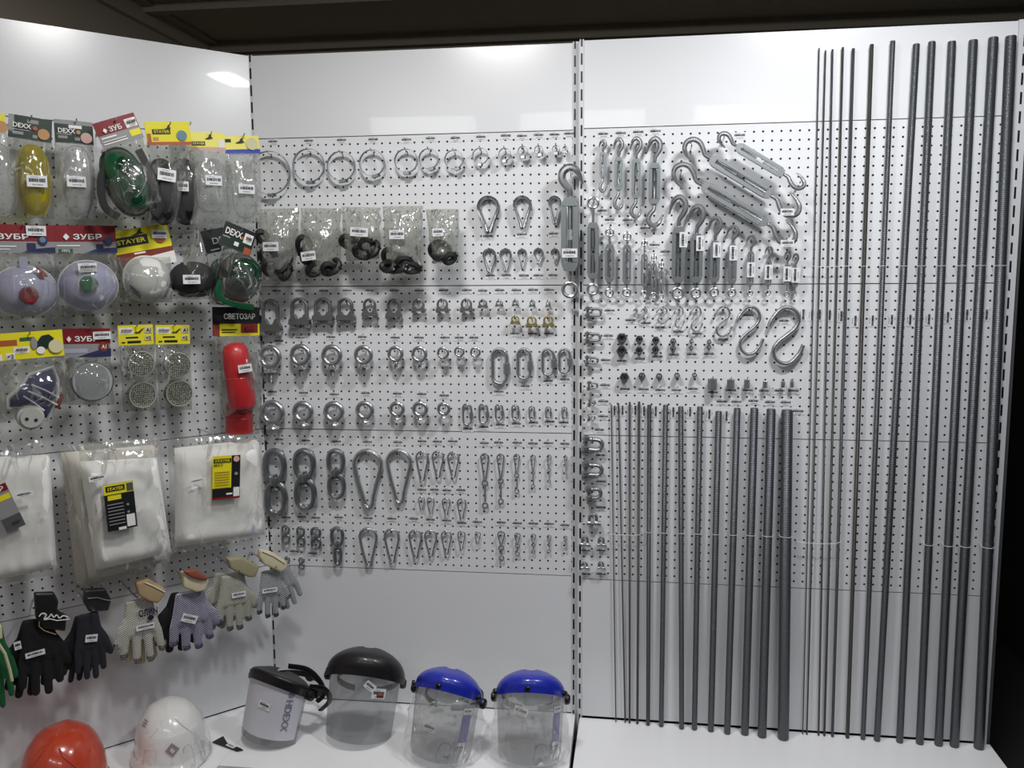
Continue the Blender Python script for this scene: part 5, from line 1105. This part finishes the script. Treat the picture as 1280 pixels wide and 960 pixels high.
for i, (hk, q, stx, cl_, where) in enumerate(bags):
    pk = Pack(M, .075, BG(*hk), 'clear bag of black rubber lined pipe clamps, '+where, 'pipe clamps', GB)
    for j, ((x, y), rx, rz, ro) in enumerate(cl_):
        cx, cy = BG(x, y); c = pk.p(cx, cy); ax = pk.r(cx, cy, rx/4.571); az = pk.r(cx, cy, rz/4.571)
        P = [(ax*cos(a), 0, az*sin(a)) for a in [2*PI*z/24 for z in range(24)]]
        k_ = MB().tube(P, .0088, 6, closed=True, squash=1.0).build('clamp', m_rub, pk.t, (c[0], -.012-.006*j, c[1]), (.5*(-1)**j, -ro, .3*(-1)**j))
        b = MB().tube([(p[0]*1.13, 0, p[2]*1.13) for p in P], .0016, 6, closed=True).box((ax*1.25, 0, 0), (.014, .014, .004)).tube([(ax*1.25, 0, .010), (ax*1.25, 0, -.010)], .0028, 8).lathe([(.0001, 0), (.006, 0), (.006, .004), (.0001, .004)], (ax*1.25, 0, .008), n=6)
        b.build('clamp_band', m_dz, k_)
    q2 = [q[0], q[1], (q[2][0]-16, q[2][1]), (q[3][0]+14, q[3][1])]; pk.bag([BG(*a) for a in q2], .05, m_small, seed=50+i, wr=.009)
    x, y, w_, h_ = stx; a = BG(x-w_/2, y-h_/2); b_ = BG(x+w_/2, y+h_/2); pk.stick(a[0], a[1], b_[0], b_[1], -.064, (0, .12, -.08, 0, .03)[i], seed=60+i)
    pk.hook(0, -.004, lab=HK+'bag of rubber clamps, '+where)
import bmesh
# ------------------------------------------------------------------ work gloves on long pegs under the coveralls
def tapered(b, a, c, r0, r1, n=10):
    A, B_ = Vector(a), Vector(c); P = []; R_ = []
    for i in range(9):
        t = i/8; P.append(A.lerp(B_, t)); R_.append(r0+(r1-r0)*t)
    d = (B_-A).normalized()
    for q in (.35, .65, .88, .98): P.append(B_+d*r1*q); R_.append(r1*math.sqrt(max(.02, 1-q*q)))
    b.tube(P, R_, n)
GLOVES = {}
def glove_mesh(splay, thumb, key):
    """one knitted glove, cuff at the top, fingers hanging: unit wide, fused into one skin"""
    if key in GLOVES: return GLOVES[key]
    b = MB()
    fx = (-.36, -.125, .115, .34); ln = (.50, .66, .70, .56); zb = (-1.0, -1.06, -1.06, -.99)
    for i in range(4):
        x = fx[i]; s = splay*(i-1.5)
        tapered(b, (x*.75, 0, -.62), (x+s*.3, -.02, zb[i]), .132, .116); tapered(b, (x+s*.3, -.02, zb[i]), (x+s, .03, zb[i]-ln[i]), .114, .096)
    tapered(b, (.22*thumb, 0, -.45), (.46*thumb, -.03, -.80), .16, .135); tapered(b, (.46*thumb, -.03, -.80), (.60*thumb, -.02, -1.16), .13, .10)
    for x in (-.26, -.09, .09, .26): tapered(b, (x*.6, 0, -.02), (x, 0, -.85), .16, .18)
    tapered(b, (-.1, 0, 0), (-.12, 0, -.3), .17, .19); tapered(b, (.1, 0, 0), (.12, 0, -.3), .17, .19)
    me = bpy.data.meshes.new('glove_raw'); me.from_pydata(b.v, [], b.f); me.update()
    o = bpy.data.objects.new('glove_raw', me); COL.objects.link(o)
    m = o.modifiers.new('r', 'REMESH'); m.mode = 'VOXEL'; m.voxel_size = .027
    s_ = o.modifiers.new('s', 'SMOOTH'); s_.iterations = 5; s_.factor = .5
    dg = bpy.context.evaluated_depsgraph_get(); r = bpy.data.meshes.new_from_object(o.evaluated_get(dg))
    V = [tuple(v.co) for v in r.vertices]; Fc = [tuple(p.vertices) for p in r.polygons]
    tips = [(fx[i]+splay*(i-1.5), zb[i]-ln[i], ) for i in range(4)]+[(.60*thumb, -1.16)]
    bpy.data.objects.remove(o); bpy.data.meshes.remove(me); bpy.data.meshes.remove(r)
    GLOVES[key] = (V, Fc, tips); return GLOVES[key]
def knit(name, base, dot=None, pitch=.0046, r=.0014, low=-.35):
    m, nt, b = new_mat(name); b.inputs['Roughness'].default_value = .9
    tc = nt.nodes.new('ShaderNodeTexCoord')
    wv = N(nt, 'ShaderNodeTexWave', wave_type='BANDS', bands_direction='X', Scale=160.0, Distortion=1.5); nt.links.new(tc.outputs['Object'], wv.inputs['Vector'])
    bp = N(nt, 'ShaderNodeBump', Strength=.5, Distance=.001); nt.links.new(wv.outputs['Fac'], bp.inputs['Height']); nt.links.new(bp.outputs['Normal'], b.inputs['Normal'])
    if not dot: b.inputs['Base Color'].default_value = lin(base); return m
    mp = nt.nodes.new('ShaderNodeMapping'); mp.inputs['Rotation'].default_value = (0, rad(45), 0); nt.links.new(tc.outputs['Object'], mp.inputs[0])
    sx = nt.nodes.new('ShaderNodeSeparateXYZ'); nt.links.new(mp.outputs[0], sx.inputs[0]); ps = []
    for ax in ('X', 'Z'):
        a = N(nt, 'ShaderNodeMath', operation='ADD'); nt.links.new(sx.outputs[ax], a.inputs[0]); a.inputs[1].default_value = pitch*500
        w_ = N(nt, 'ShaderNodeMath', operation='MODULO'); nt.links.new(a.outputs[0], w_.inputs[0]); w_.inputs[1].default_value = pitch
        s_ = N(nt, 'ShaderNodeMath', operation='SUBTRACT'); nt.links.new(w_.outputs[0], s_.inputs[0]); s_.inputs[1].default_value = pitch/2
        q = N(nt, 'ShaderNodeMath', operation='MULTIPLY'); nt.links.new(s_.outputs[0], q.inputs[0]); nt.links.new(s_.outputs[0], q.inputs[1]); ps.append(q)
    ad = N(nt, 'ShaderNodeMath', operation='ADD'); nt.links.new(ps[0].outputs[0], ad.inputs[0]); nt.links.new(ps[1].outputs[0], ad.inputs[1])
    lt = N(nt, 'ShaderNodeMath', operation='LESS_THAN'); nt.links.new(ad.outputs[0], lt.inputs[0]); lt.inputs[1].default_value = r*r
    # dots are printed on the palm side only: seams and finger sides stay plain
    at = N(nt, 'ShaderNodeVectorTransform'); at.vector_type = 'NORMAL'; at.convert_from = 'WORLD'; at.convert_to = 'OBJECT'
    ge = nt.nodes.new('ShaderNodeNewGeometry'); nt.links.new(ge.outputs['Normal'], at.inputs[0]); sn = nt.nodes.new('ShaderNodeSeparateXYZ'); nt.links.new(at.outputs[0], sn.inputs[0])
    l2 = N(nt, 'ShaderNodeMath', operation='LESS_THAN'); nt.links.new(sn.outputs['Y'], l2.inputs[0]); l2.inputs[1].default_value = low
    k = N(nt, 'ShaderNodeMath', operation='MULTIPLY'); nt.links.new(lt.outputs[0], k.inputs[0]); nt.links.new(l2.outputs[0], k.inputs[1])
    mx = N(nt, 'ShaderNodeMix', data_type='RGBA'); mx.inputs[6].default_value = lin(base); mx.inputs[7].default_value = lin(dot); nt.links.new(k.outputs[0], mx.inputs[0]); nt.links.new(mx.outputs[2], b.inputs['Base Color'])
    return m
k_dot = knit('knit_white_black_dots', '#cfccc2', '#1d1d24'); k_blue = knit('knit_white_blue_dots', '#c9c8d6', '#262650', .0044, .0019, -.45); k_grey2 = knit('knit_grey_dots', '#b5b3a6', '#34343a', .0050, .0013); k_gb = knit('knit_grey_blue_dots', '#b9bcbe', '#2d3640', .0048, .0017)
k_black = knit('knit_black', '#0f0f11'); k_navy = knit('knit_navy', '#23252f', '#14151c', .004, .0012); k_grn = knit('knit_green', '#10592f'); k_cr = knit('knit_cream', '#c0b394'); k_burg = knit('knit_dark', '#17171c')
m_kraft = plain('kraft_card', '#a8916c', .75); m_cuffw = plain('cuff_cream', '#c9c0a2', .8, bump=.3, bscale=80); m_redbr = plain('cuff_red_edge', '#8a4a38', .8)
class Glove:
    def __init__(s, off, box, thumb, splay, mat, label, back=None, stripes=None, backshift=(-.02, .012), tilt=0.0, backtilt=.2):
        x0, y0, x1, y1 = box; s.off = off
        cx = (x0+x1)/2; s.u0, s.z0 = L.hit(cx, y0, off); s.label = label
        ul, _ = L.hit(x0, (y0+y1)/2, off); ur, _ = L.hit(x1, (y0+y1)/2, off); _, zb = L.hit(cx, y1, off)
        s.t = thing('pair_of_gloves', label, 'gloves', L.P(s.u0, s.z0, off), L.a, 'pairs of work gloves')
        V, Fc, tips = glove_mesh(splay, thumb, (splay, thumb))
        xs = [v[0] for v in V]; zs = [v[2] for v in V]; kx = (ur-ul)/(max(xs)-min(xs)); kz = (s.z0-zb)/(max(zs)-min(zs)); mx = (max(xs)+min(xs))/2; mz = max(zs)
        ky = kx*.62; f = lambda v: ((v[0]-mx)*kx, v[1]*ky, (v[2]-mz)*kz)
        b = MB(); b.add([f(v) for v in V], Fc); s.front = b.build('front_glove', mat, s.t, (0, 0, 0), (0, tilt, 0), sharp=None); s.ky = ky
        if back: c = MB(); c.add([(-f(v)[0]*.96, f(v)[1], f(v)[2]*.98) for v in V], Fc); c.build('back_glove', back, s.t, (backshift[0], .16*kx+.012, -backshift[1]), (0, backtilt, 0), sharp=None)
        if stripes:
            for x, z in tips:
                P = []
                for j in range(3):
                    q = [f((x+.085*sin(a), -.118+.06*abs(sin(a))**2, z+.02+.055*j-.045*cos(a))) for a in [rad(-70)+rad(140)*q/6 for q in range(7)]]
                    P += q if j % 2 == 0 else q[::-1]
                MB().tube(P, .0011, 5).build('grip_stripes', stripes, s.front)
        peg_hook(L, s.u0, s.z0+.012, off+.03, 'long wire peg holding the '+label.split(',')[0], 'wire pegs on the pegboards', .0022)
    def p(s, x, y, d=0.0): u, z = L.hit(x, y, s.off-d); return u-s.u0, z-s.z0
    def stick(s, x0, y0, x1, y1, rot=0.0, seed=1):
        yy = -s.ky*.19-.004; a = s.p(x0, y1, yy); b = s.p(x1, y0, yy); sticker(s.t, (a[0]+b[0])/2, (a[1]+b[1])/2, yy, b[0]-a[0], b[1]-a[1], rot, seed=seed)
    def cuff(s, pts, mat, y=-.012, th=.022, name='cuff_band', line=None):
        o = MB().prism([s.p(*a, y) for a in pts], y+th, y).build(name, mat, s.t, sharp=None)
        bm = bmesh.new(); bm.from_mesh(o.data); bmesh.ops.recalc_face_normals(bm, faces=bm.faces); bmesh.ops.bevel(bm, geom=bm.edges[:], offset=min(.007, th*.38), segments=3, profile=.6, affect='EDGES'); bm.to_mesh(o.data); bm.free(); o.data.polygons.foreach_set('use_smooth', [True]*len(o.data.polygons))
        if line: MB().tube([Vector((s.p(*a, y)[0], y-.0012, s.p(*a, y)[1])) for a in line], .0022, 6).build('binding_edge', plain('edge_pale', '#d6cfb4', .7), o)
        return o
OFFG = .14
g = Glove(OFFG, (-34, 782, 19, 888), 1, .06, k_grn, 'green work gloves, cut off by the left edge', k_black); MB().tube([Vector((g.p(*a)[0], -.03, g.p(*a)[1])) for a in ((-4, 800), (4, 812), (10, 832), (13, 846))], .004, 6).build('white_piping', m_cuffw, g.t); g.cuff([(-20, 778), (3, 782), (4, 800), (-16, 800)], m_cuffw)
g = Glove(OFFG, (17, 772, 88, 870), 1, .03, k_black, 'black work gloves with white script on the cuff card', k_black)
g.cuff([(43, 742), (68, 741), (74, 752), (72, 764), (84, 770), (82, 790), (56, 786), (45, 774)], C_('glove_card_black', '#141416'), -.03)
q = [(46, 766), (50, 762), (55, 764), (52, 769), (58, 767), (61, 763), (64, 767), (68, 764), (71, 768), (76, 765), (82, 767)]
MB().tube([Vector((g.p(*a)[0], -.033, g.p(*a)[1])) for a in smooth([(a[0], a[1], 0) for a in q], 3) for a in [(a.x, a.y)]], .0016, 5).tube([Vector((g.p(*a)[0], -.033, g.p(*a)[1])) for a in ((52, 770), (60, 769), (68, 771), (78, 770), (84, 769))], .0013, 5).build('script_lettering', k_wht, g.t)
MB().tube([Vector((g.p(*a)[0], -.034, g.p(*a)[1])) for a in ((46, 772), (46, 778), (52, 783), (60, 786), (67, 788))], .0010, 5).build('tag_string', m_kraft, g.t)
g.stick(32, 811, 56, 823.5, .05, 71); g.stick(18, 801, 26, 813, .1, 72)
g = Glove(OFFG+.02, (89, 766, 139, 850), 1, .02, k_navy, 'dark navy dotted work gloves, right of the black pair', k_burg)
g.cuff([(106, 738), (132, 736), (140, 750), (136, 764), (112, 766), (104, 752)], C_('glove_card_grey', '#26272a'), -.01); MB().tube([Vector((g.p(*a)[0], -.015, g.p(*a)[1])) for a in ((108, 746), (120, 745), (131, 748), (139, 749))], .0012, 5).build('card_edge', k_grey, g.t); g.stick(107, 791.5, 121.5, 804, -.15, 73)
g = Glove(OFFG+.02, (136, 750, 202, 833), -1, .07, k_dot, 'white gloves with black dots and dark lettering, kraft cuff', k_cr, k_blk, (.02, .014), -.03, -.12)
g.cuff([(170, 729), (186, 724), (207, 736), (206, 744), (198, 755), (186, 752), (174, 745)], m_kraft, -.035, .03, line=[(181, 728), (193, 733), (206, 740)]); g.stick(170.5, 777.5, 192.5, 789.5, 0, 74)
a = g.p(182.5, 763); text('ОЛИN', .05, .020, C_('glove_ink', '#1a1c3c'), g.front, a[0], a[1], -g.ky*.19-.004, 'lettering', .03)
a = g.p(185.5, 770); flat(ell(a[0], a[1], .0085, .0075), C_('glove_ink', '#1a1c3c'), g.front, -g.ky*.19-.0045, 'emblem')
g = Glove(OFFG+.03, (209, 738, 276, 813), 1, .035, k_blue, 'white gloves printed with dense blue dots, red edged cuff', k_burg, k_nvy, (-.03, .01))
g.cuff([(229, 716), (250, 716), (262, 726), (257, 739), (246, 741), (230, 735)], m_cuffw, -.035, .03); g.cuff([(229, 714), (246, 712), (262, 724), (252, 726), (238, 722)], m_redbr, -.045, .02, 'red_binding'); g.stick(227, 766, 246.5, 780.5, -.45, 75)
g = Glove(OFFG+.03, (268, 717, 322, 789), 1, .03, k_grey2, 'grey white gloves with small black dots, second from corner', k_grey2, k_blk, (-.03, .0))
g.cuff([(285, 699), (302, 697), (325, 708), (320, 722), (311, 722), (289, 712)], plain('cuff_olive', '#958f72', .85, bump=.3, bscale=80), -.03, .03); g.stick(290, 738, 307, 748.5, -.04, 76)
g = Glove(OFFG+.04, (319, 712, 362, 773), 1, .05, k_gb, 'grey blue dotted gloves with cream cuff, nearest the corner', k_gb, k_blk, (.025, .0), 0, -.25)
g.cuff([(327, 688), (340, 690), (358, 701), (360, 710), (352, 716), (330, 706), (325, 697)], m_cuffw, -.03, .03, line=[(328, 689), (342, 695), (356, 704)]); g.stick(328, 733, 346.5, 743, -.08, 77)

# ------------------------------------------------------------------ hard hats on the left shelf
def hard_hat(name, label, base, yaw, W, D, H, mat, tilt=0.0):
    t = thing(name, label, 'hard hat', base, yaw, 'hard hats on the shelf'); t.rotation_euler = (tilt, 0, yaw)
    n, m_ = 48, 16; b = MB(); vs = []
    for j in range(m_+1):
        ph = PI/2*j/m_
        for i in range(n):
            a = 2*PI*i/n; r = sin(ph)**.84; x = W/2*r*cos(a); y = -D/2*r*sin(a)
            z = .022+H*cos(ph)**.86
            ridge = .003*math.exp(-(x/(.012))**2)*(sin(ph) < .9)*(1-abs(2*ph/PI-.45))
            side = .002*math.exp(-((abs(x)-W*.26)/.008)**2)*cos(ph)
            vs.append((x, y, z+max(0, ridge)+side))
    b.add(vs, [(j*n+i, (j+1)*n+i, (j+1)*n+(i+1) % n, j*n+(i+1) % n) for j in range(m_) for i in range(n)]); b.build('shell', mat, t, sharp=None)
    vs = []; rings = [(1.0, .026, 0), (1.05, .016, 0), (1.13, .004, 1), (1.145, .001, 1), (1.10, .0045, .9), (1.0, .014, 0)]
    for k, z, pk_ in rings:
        for i in range(n):
            a = 2*PI*i/n; fr = max(0, sin(a))**3; e = 1+(k-1)*(.4+2.5*fr*pk_)
            vs.append((W/2*(1+(k-1)*(1-.3*fr)) * cos(a), -D/2*e*sin(a), z-.004*fr*pk_+.004*pk_*0))
    q = len(rings); b = MB(); b.add(vs, [(j*n+i, (j+1) % q*n+i, (j+1) % q*n+(i+1) % n, j*n+(i+1) % n) for j in range(q) for i in range(n)]); b.build('brim', mat, t, sharp=None)
    def surf(a, ph, dy=.001): r = sin(ph)**.84; return Vector((W/2*r*cos(a), -D/2*r*sin(a), .022+H*cos(ph)**.86))
    for s in (-1, 1):
        P = [surf(rad(90+s*(16+46*(k/9)**1.2)), rad(34+48*k/9))+Vector((0, -.001, .001)) for k in range(10)]
        MB().tube(P, .0026, 6).build('moulded_rib', mat, t)
    return t, surf
def settle(t, z):                                         # lower or lift a thing until its lowest point touches height z
    lo = [9.0]
    def walk(o, m):
        m = m @ Matrix.LocRotScale(o.location, o.rotation_euler, o.scale)
        if o.type == 'MESH': lo[0] = min([lo[0]]+[(m @ v.co).z for v in o.data.vertices])
        for c in o.children: walk(c, m)
    walk(t, Matrix()); t.location.z += z-lo[0]
def hatpos(px, py, clear):
    p = deck(px, py); d = (p-L.o).dot(L.n)
    return p
m_hor = plain('hat_orange', '#c0432a', .22, coat=.6); m_hwh = plain('hat_white', '#e2e0de', .22, coat=.6)
t, sf = hard_hat('hard_hat', 'glossy orange hard hat, lower part outside the photo', hatpos(81, 988, .132)+Vector((0, 0, .0)), rad(18), .215, .25, .158, m_hor)
settle(t, ZD+.0006)
t, sf = hard_hat('hard_hat', 'white hard hat with red diamond emblem, partly in clear film', hatpos(214, 943, .124)+Vector((0, 0, .0)), rad(30), .195, .23, .138, m_hwh)
def on_hat(pts, a, ph, mat, name, sc=1.0, eps=.0015):
    c = sf(a, ph); u = (sf(a+.01, ph)-sf(a-.01, ph)).normalized(); v = (sf(a, ph-.01)-sf(a, ph+.01)).normalized(); nn = u.cross(v).normalized()
    if nn.dot(Vector((c.x, c.y, c.z-.05))) < 0: nn = -nn
    b = MB(); k = len(pts); P = [c+u*x*sc+v*z*sc+nn*eps for x, z in pts]; b.add(P, [tuple(range(k))]); b.add([p+nn*.0006 for p in P], [tuple(range(k))]); return b.build(name, mat, t)
on_hat([(-.019, 0), (0, -.020), (.019, 0), (0, .020)], rad(88), rad(74), C_('emblem_dark_red', '#5a1a1c'), 'emblem'); on_hat([(-.012, -.004), (-.001, -.014), (.004, -.010), (-.007, .0)], rad(88), rad(74), k_wht, 'emblem_mark', .62, .0026); on_hat([(-.005, .004), (.004, -.006), (.010, 0), (.0, .010)], rad(88), rad(74), k_wht, 'emblem_mark', .62, .0026)
for j in range(3): on_hat(rect(0, .007*(j-1), .022, .003), rad(152), rad(44), k_grey, 'moulded_print', 1, .001)
b = MB(); n = 40; vs = []
for j in range(9):
    ph = rad(58+37*j/8)
    for i in range(n+1):
        a = rad(-50)+rad(190)*i/n; c = sf(a, min(ph, PI/2)); k = 1.04+.16*(j/8)**1.5+.02*noise.noise(Vector((a*3, j*.6, 2)))
        vs.append((c.x*k, c.y*k, max(.003, .022+(c.z-.022)*1.06-.020*(j/8)**2+.006*noise.noise(Vector((a*5, j*.5, 7))))))
b.add(vs, [(j*(n+1)+i, j*(n+1)+i+1, (j+1)*(n+1)+i+1, (j+1)*(n+1)+i) for j in range(8) for i in range(n)]); b.build('clear_bag', m_wrap, t, sharp=None)
settle(t, ZD+.0006)
# black strap end with its price slip lying right of the white hat
p = deck(271, 926); q = deck(301, 939); d = (q-p); ang = math.atan2(d.y, d.x); ln = Vector((d.x, d.y)).length
sp = thing('strap_tag', 'flat black strap with silver price slip, lying right of white hard hat', 'strap', p+Vector((0, 0, .002)), ang)
MB().prism([(-.012, .026), (.0, .018), (.03, -.002), (ln+.002, -.012), (ln+.008, .008), (.04, .020), (.02, .018), (.0, -.02)][:0] or [(0, -.016), (ln*.95, -.010), (ln+.006, .004), (ln*.9, .006), (ln*.4, .004), (0, .024)], 0, -.0025, Matrix.Rotation(-PI/2, 3, 'X')).build('strap', m_black, sp)
s_ = MB().prism(rect(ln*.62, -.002, .034, .013), -.003, -.0036, Matrix.Rotation(-PI/2, 3, 'X')).build('price_sticker', m_paper, sp); print_mesh(.03, .011, 5).build('printed_code', m_ink, s_, (ln*.62, -.002, .0039), (-PI/2, 0, 0))

# ------------------------------------------------------------------ face shields on the middle shelf
def plane_z(base, px, py):                                # height where the line of sight meets the upright plane through base, square to the view
    h = Vector((base.x-CAM.x, base.y-CAM.y, 0)).normalized(); d = ray(px, py); tt = h.dot(base-CAM)/h.dot(d); return CAM+d*tt
m_crb = plain('crown_black', '#131315', .4, coat=.2); m_crbl = plain('crown_blue', '#1c2aa6', .3, coat=.5)
m_vfilm = plain('visor_protective_film', '#c9c9d2', .35, coat=.2)
def face_shield(label, base, yaw, hw, hv, bulge, crown_h, crown_mat, visor_mat, roll=0.0, lean=0.0, style='plain', crown_over=1.0, arch=.045, flat_=1.0):
    t = thing('face_shield', label, 'face shield', base, yaw, 'face shields on the shelf'); t.rotation_euler = (lean, roll, yaw)
    A0 = rad(4)
    def vp(s, z, k=1.0):                                   # s -1..1 across, z 0..1 up; the brow edge arches up in the middle
        a = s*(PI/2-A0); w = hw*(.92+.08*z)*k; return Vector((w*sin(a), -bulge*k*cos(a)*(1-.10*z), z*(hv+arch*cos(a))))
    def sheet(z0, z1, s0=-1, s1=1, k=1.0, nu=28, nv=6):
        return MB().grid(lambda a, b: vp(s0+(s1-s0)*a, z0+(z1-z0)*b, k), nu, nv)
    v = sheet(0, 1.0).build('visor', visor_mat, t, sharp=None)
    # crown: brow band and dome over the forehead
    n, m_ = 30, 10; vs = []
    for j in range(m_+1):
        ph = rad(8)+(PI/2-rad(8))*j/m_; sp_ = sin(ph)
        for i in range(n+1):
            a = rad(-97)+rad(194)*i/n; vs.append((hw*1.03*crown_over*sp_*sin(a), -bulge*.95*sp_**flat_*cos(a), hv*.97+arch*cos(a)*sp_**2+crown_h*cos(ph)))
    b = MB().add(vs, [(j*(n+1)+i, (j+1)*(n+1)+i, (j+1)*(n+1)+i+1, j*(n+1)+i+1) for j in range(m_) for i in range(n)])
    c = b.build('crown_guard', crown_mat, t, sharp=None)
    bt = .012 if style != 'blue' else .007
    MB().grid(lambda a, q: (lambda an: Vector((hw*(1.045)*crown_over*sin(an), -bulge*(.965+.02*q)*cos(an)-.002, hv*.97+arch*cos(an)+bt*(.4-q*2))))(rad(-97)+rad(194)*a), 30, 3).build('brow_band', crown_mat, t, sharp=None)
    # head harness: band round the back, strap over the top, adjusting knob
    P = [Vector((hw*.86*sin(a), .065-.10*cos(a)*1.0, hv*.80)) for a in [rad(15)+rad(330)*i/32 for i in range(33)]]
    hb = MB().tube(P, .010, 6, squash=.28).build('headband', m_black, t)
    if style == 'strap': MB().tube(smooth([(-hw*.2, .055, hv+crown_h*.6), (hw*.4, .075, hv+crown_h*.62), (hw*.9, .08, hv*.98), (hw*1.12, .07, hv*.80), (hw*1.05, .05, hv*.70)], 6), .009, 6, squash=.35).build('top_strap', m_black, hb)
    if 0: MB().tube(smooth([(-hw*.82, .04, hv*.82), (-hw*.5, .05, hv+crown_h*.55), (0, .055, hv+crown_h*.82), (hw*.5, .05, hv+crown_h*.55), (hw*.82, .04, hv*.82)], 6), .009, 6, squash=.25).build('top_strap', m_black, hb)
    MB().lathe([(.0001, 0), (.018, 0), (.019, .008), (.014, .014), (.0001, .014)], (0, .162, hv*.80), 'y', 12, Matrix.Rotation(PI, 3, 'Z')).build('ratchet_knob', m_black, hb)
    for s in (-1, 1): MB().lathe([(.0001, 0), (.015, 0), (.015, .012), (.010, .017), (.0001, .017)], (s*hw*1.0, .004, hv*.90), 'x', 14, Matrix.Rotation(0 if s > 0 else PI, 3, 'Z')).build('pivot_knob', m_black, t)
    def patch(s, z, ws, hz, rot=0.0, seed=1, mat=m_paper, name='price_sticker', k=1.012, printed=True):
        c0 = vp(s, z, k); dx = (vp(s+.02, z, k)-vp(s-.02, z, k)).normalized(); a = math.atan2(dx.y, dx.x)
        o = MB().prism(rect(0, 0, ws, hz), 0, -.0006).build(name, mat, t, c0, (0, -rot, a))
        if printed: print_mesh(ws, hz, seed).build('printed_code', m_ink, o, (0, -.001, 0))
        return o
    return t, vp, sheet, patch
Z0 = Vector((0, 0, .001))

# 1: visor still under white protective film
b1 = deck(338, 924)+Z0; tp = plane_z(b1, 352, 828)
t, vp, sh_, patch = face_shield('face shield with white film on visor and black brow guard', b1+Vector((0, .01, 0)), rad(-14), .098, .165, .085, .038, m_crb, m_visor, rad(9), rad(-9), style='strap', arch=.04, flat_=.6)
sh_(.10, .97, -.97, .90, 1.012).build('protective_film', m_vfilm, t, sharp=None)
patch(.06, .56, .038, .022, -.12, 81, k=1.03)
o = text('HDEXX', .095, .020, C_('film_print', '#77778c'), t, 0, 0, 0, 'lettering', .01, -PI/2); c0 = vp(.56, .50, 1.03); dx = vp(.58, .5)-vp(.54, .5); o.location = c0; o.rotation_euler = (0, .02, math.atan2(dx.y, dx.x))
o = flat(ell(0, 0, .0095), C_('film_print', '#77778c'), t, 0, 'emblem'); c0 = vp(.56, .84, 1.03); o.location = c0; o.rotation_euler = (0, 0, math.atan2(dx.y, dx.x))
MB().tube(smooth([(.085, .02, .165), (.12, .05, .16), (.13, .08, .12), (.10, .09, .075)], 6), .010, 6, squash=.35).build('hanging_strap', m_black, t)
MB().box((.105, .03, .155), (.03, .03, .022)).build('side_buckle', m_black, t)
settle(t, ZD+.0008)
# 2: clear visor, big black crown
b2 = deck(447, 922)+Z0
t, vp, sh_, patch = face_shield('clear face shield with large rounded black crown', b2+Vector((0, .015, 0)), rad(6), .108, .175, .10, .088, m_crb, m_visor, rad(7), rad(-8), crown_over=1.08, arch=.05)
patch(.18, .76, .034, .022, -.6, 82); o = patch(.36, .68, .042, .030, -.12, 83, k=1.02); MB().prism(rect(.006, -.007, .022, .008), 0, -.0004).build('red_print', k_red, o, (0, -.0012, 0))
settle(t, ZD+.0008)
# 3, 4: blue crowns, wrapped in film
for i, (bx, by, yw, rl, lab) in enumerate(((548, 952, -8, 6, 'left one of two blue crowned face shields in crumpled film'), (660, 955, 4, 1, 'right one of two blue crowned face shields in crumpled film'))):
    bb = deck(bx, by)+Z0
    t, vp, sh_, patch = face_shield(lab, bb+Vector((0, .04, 0)), rad(yw), .098, .175, .09, .072, m_crbl, m_visor, rad(rl), rad(-8), style='blue', arch=.045)
    for s in (-.86, -.04, .80): MB().lathe([(.0001, 0), (.0085, 0), (.0085, .006), (.006, .009), (.0001, .009)], (0, 0, 0), 'y', 14).build('fixing_button', m_black, t, vp(s, .97, 1.05), (0, 0, math.atan2(*(lambda d: (d.y, d.x))(vp(s+.02, .9)-vp(s-.02, .9)))))
    patch(-.12 if i == 0 else -.16, .42 if i == 0 else .68, .040, .024, -.02-.2*i, 84+i, k=1.03)
    o = patch(.60, .50, .028, .115, -.08, 86, k_prp, 'purple_card_strip', 1.02, False); a = sticker(o, 0, .046, -.001, .028, .018, 0, seed=87)
    MB().prism(rect(0, -.048, .026, .010), 0, -.0005).build('white_print', k_wht, o, (0, -.0008, 0))
    n, m_ = 36, 18; vs = []
    for j in range(m_+1):
        z = j/m_
        for k in range(n):
            a = 2*PI*k/n; w = (.114-.022*z**2)*(1-.10*max(0, (z-.7)/.3)**2)
            nz = noise.noise(Vector((cos(a)*2, sin(a)*2+i*5, z*5)))*.010+noise.noise(Vector((cos(a)*6, sin(a)*6+i, z*13)))*.004
            vs.append(((w+nz)*cos(a)*1.0, (w*.9+nz)*sin(a)*.9-.005, (.003+z*.196)))
    MB().add(vs, [(j*n+k, j*n+(k+1) % n, (j+1)*n+(k+1) % n, (j+1)*n+k) for j in range(m_) for k in range(n)]).build('wrapping_film', m_wrap, t, sharp=None)
    settle(t, ZD+.0008)
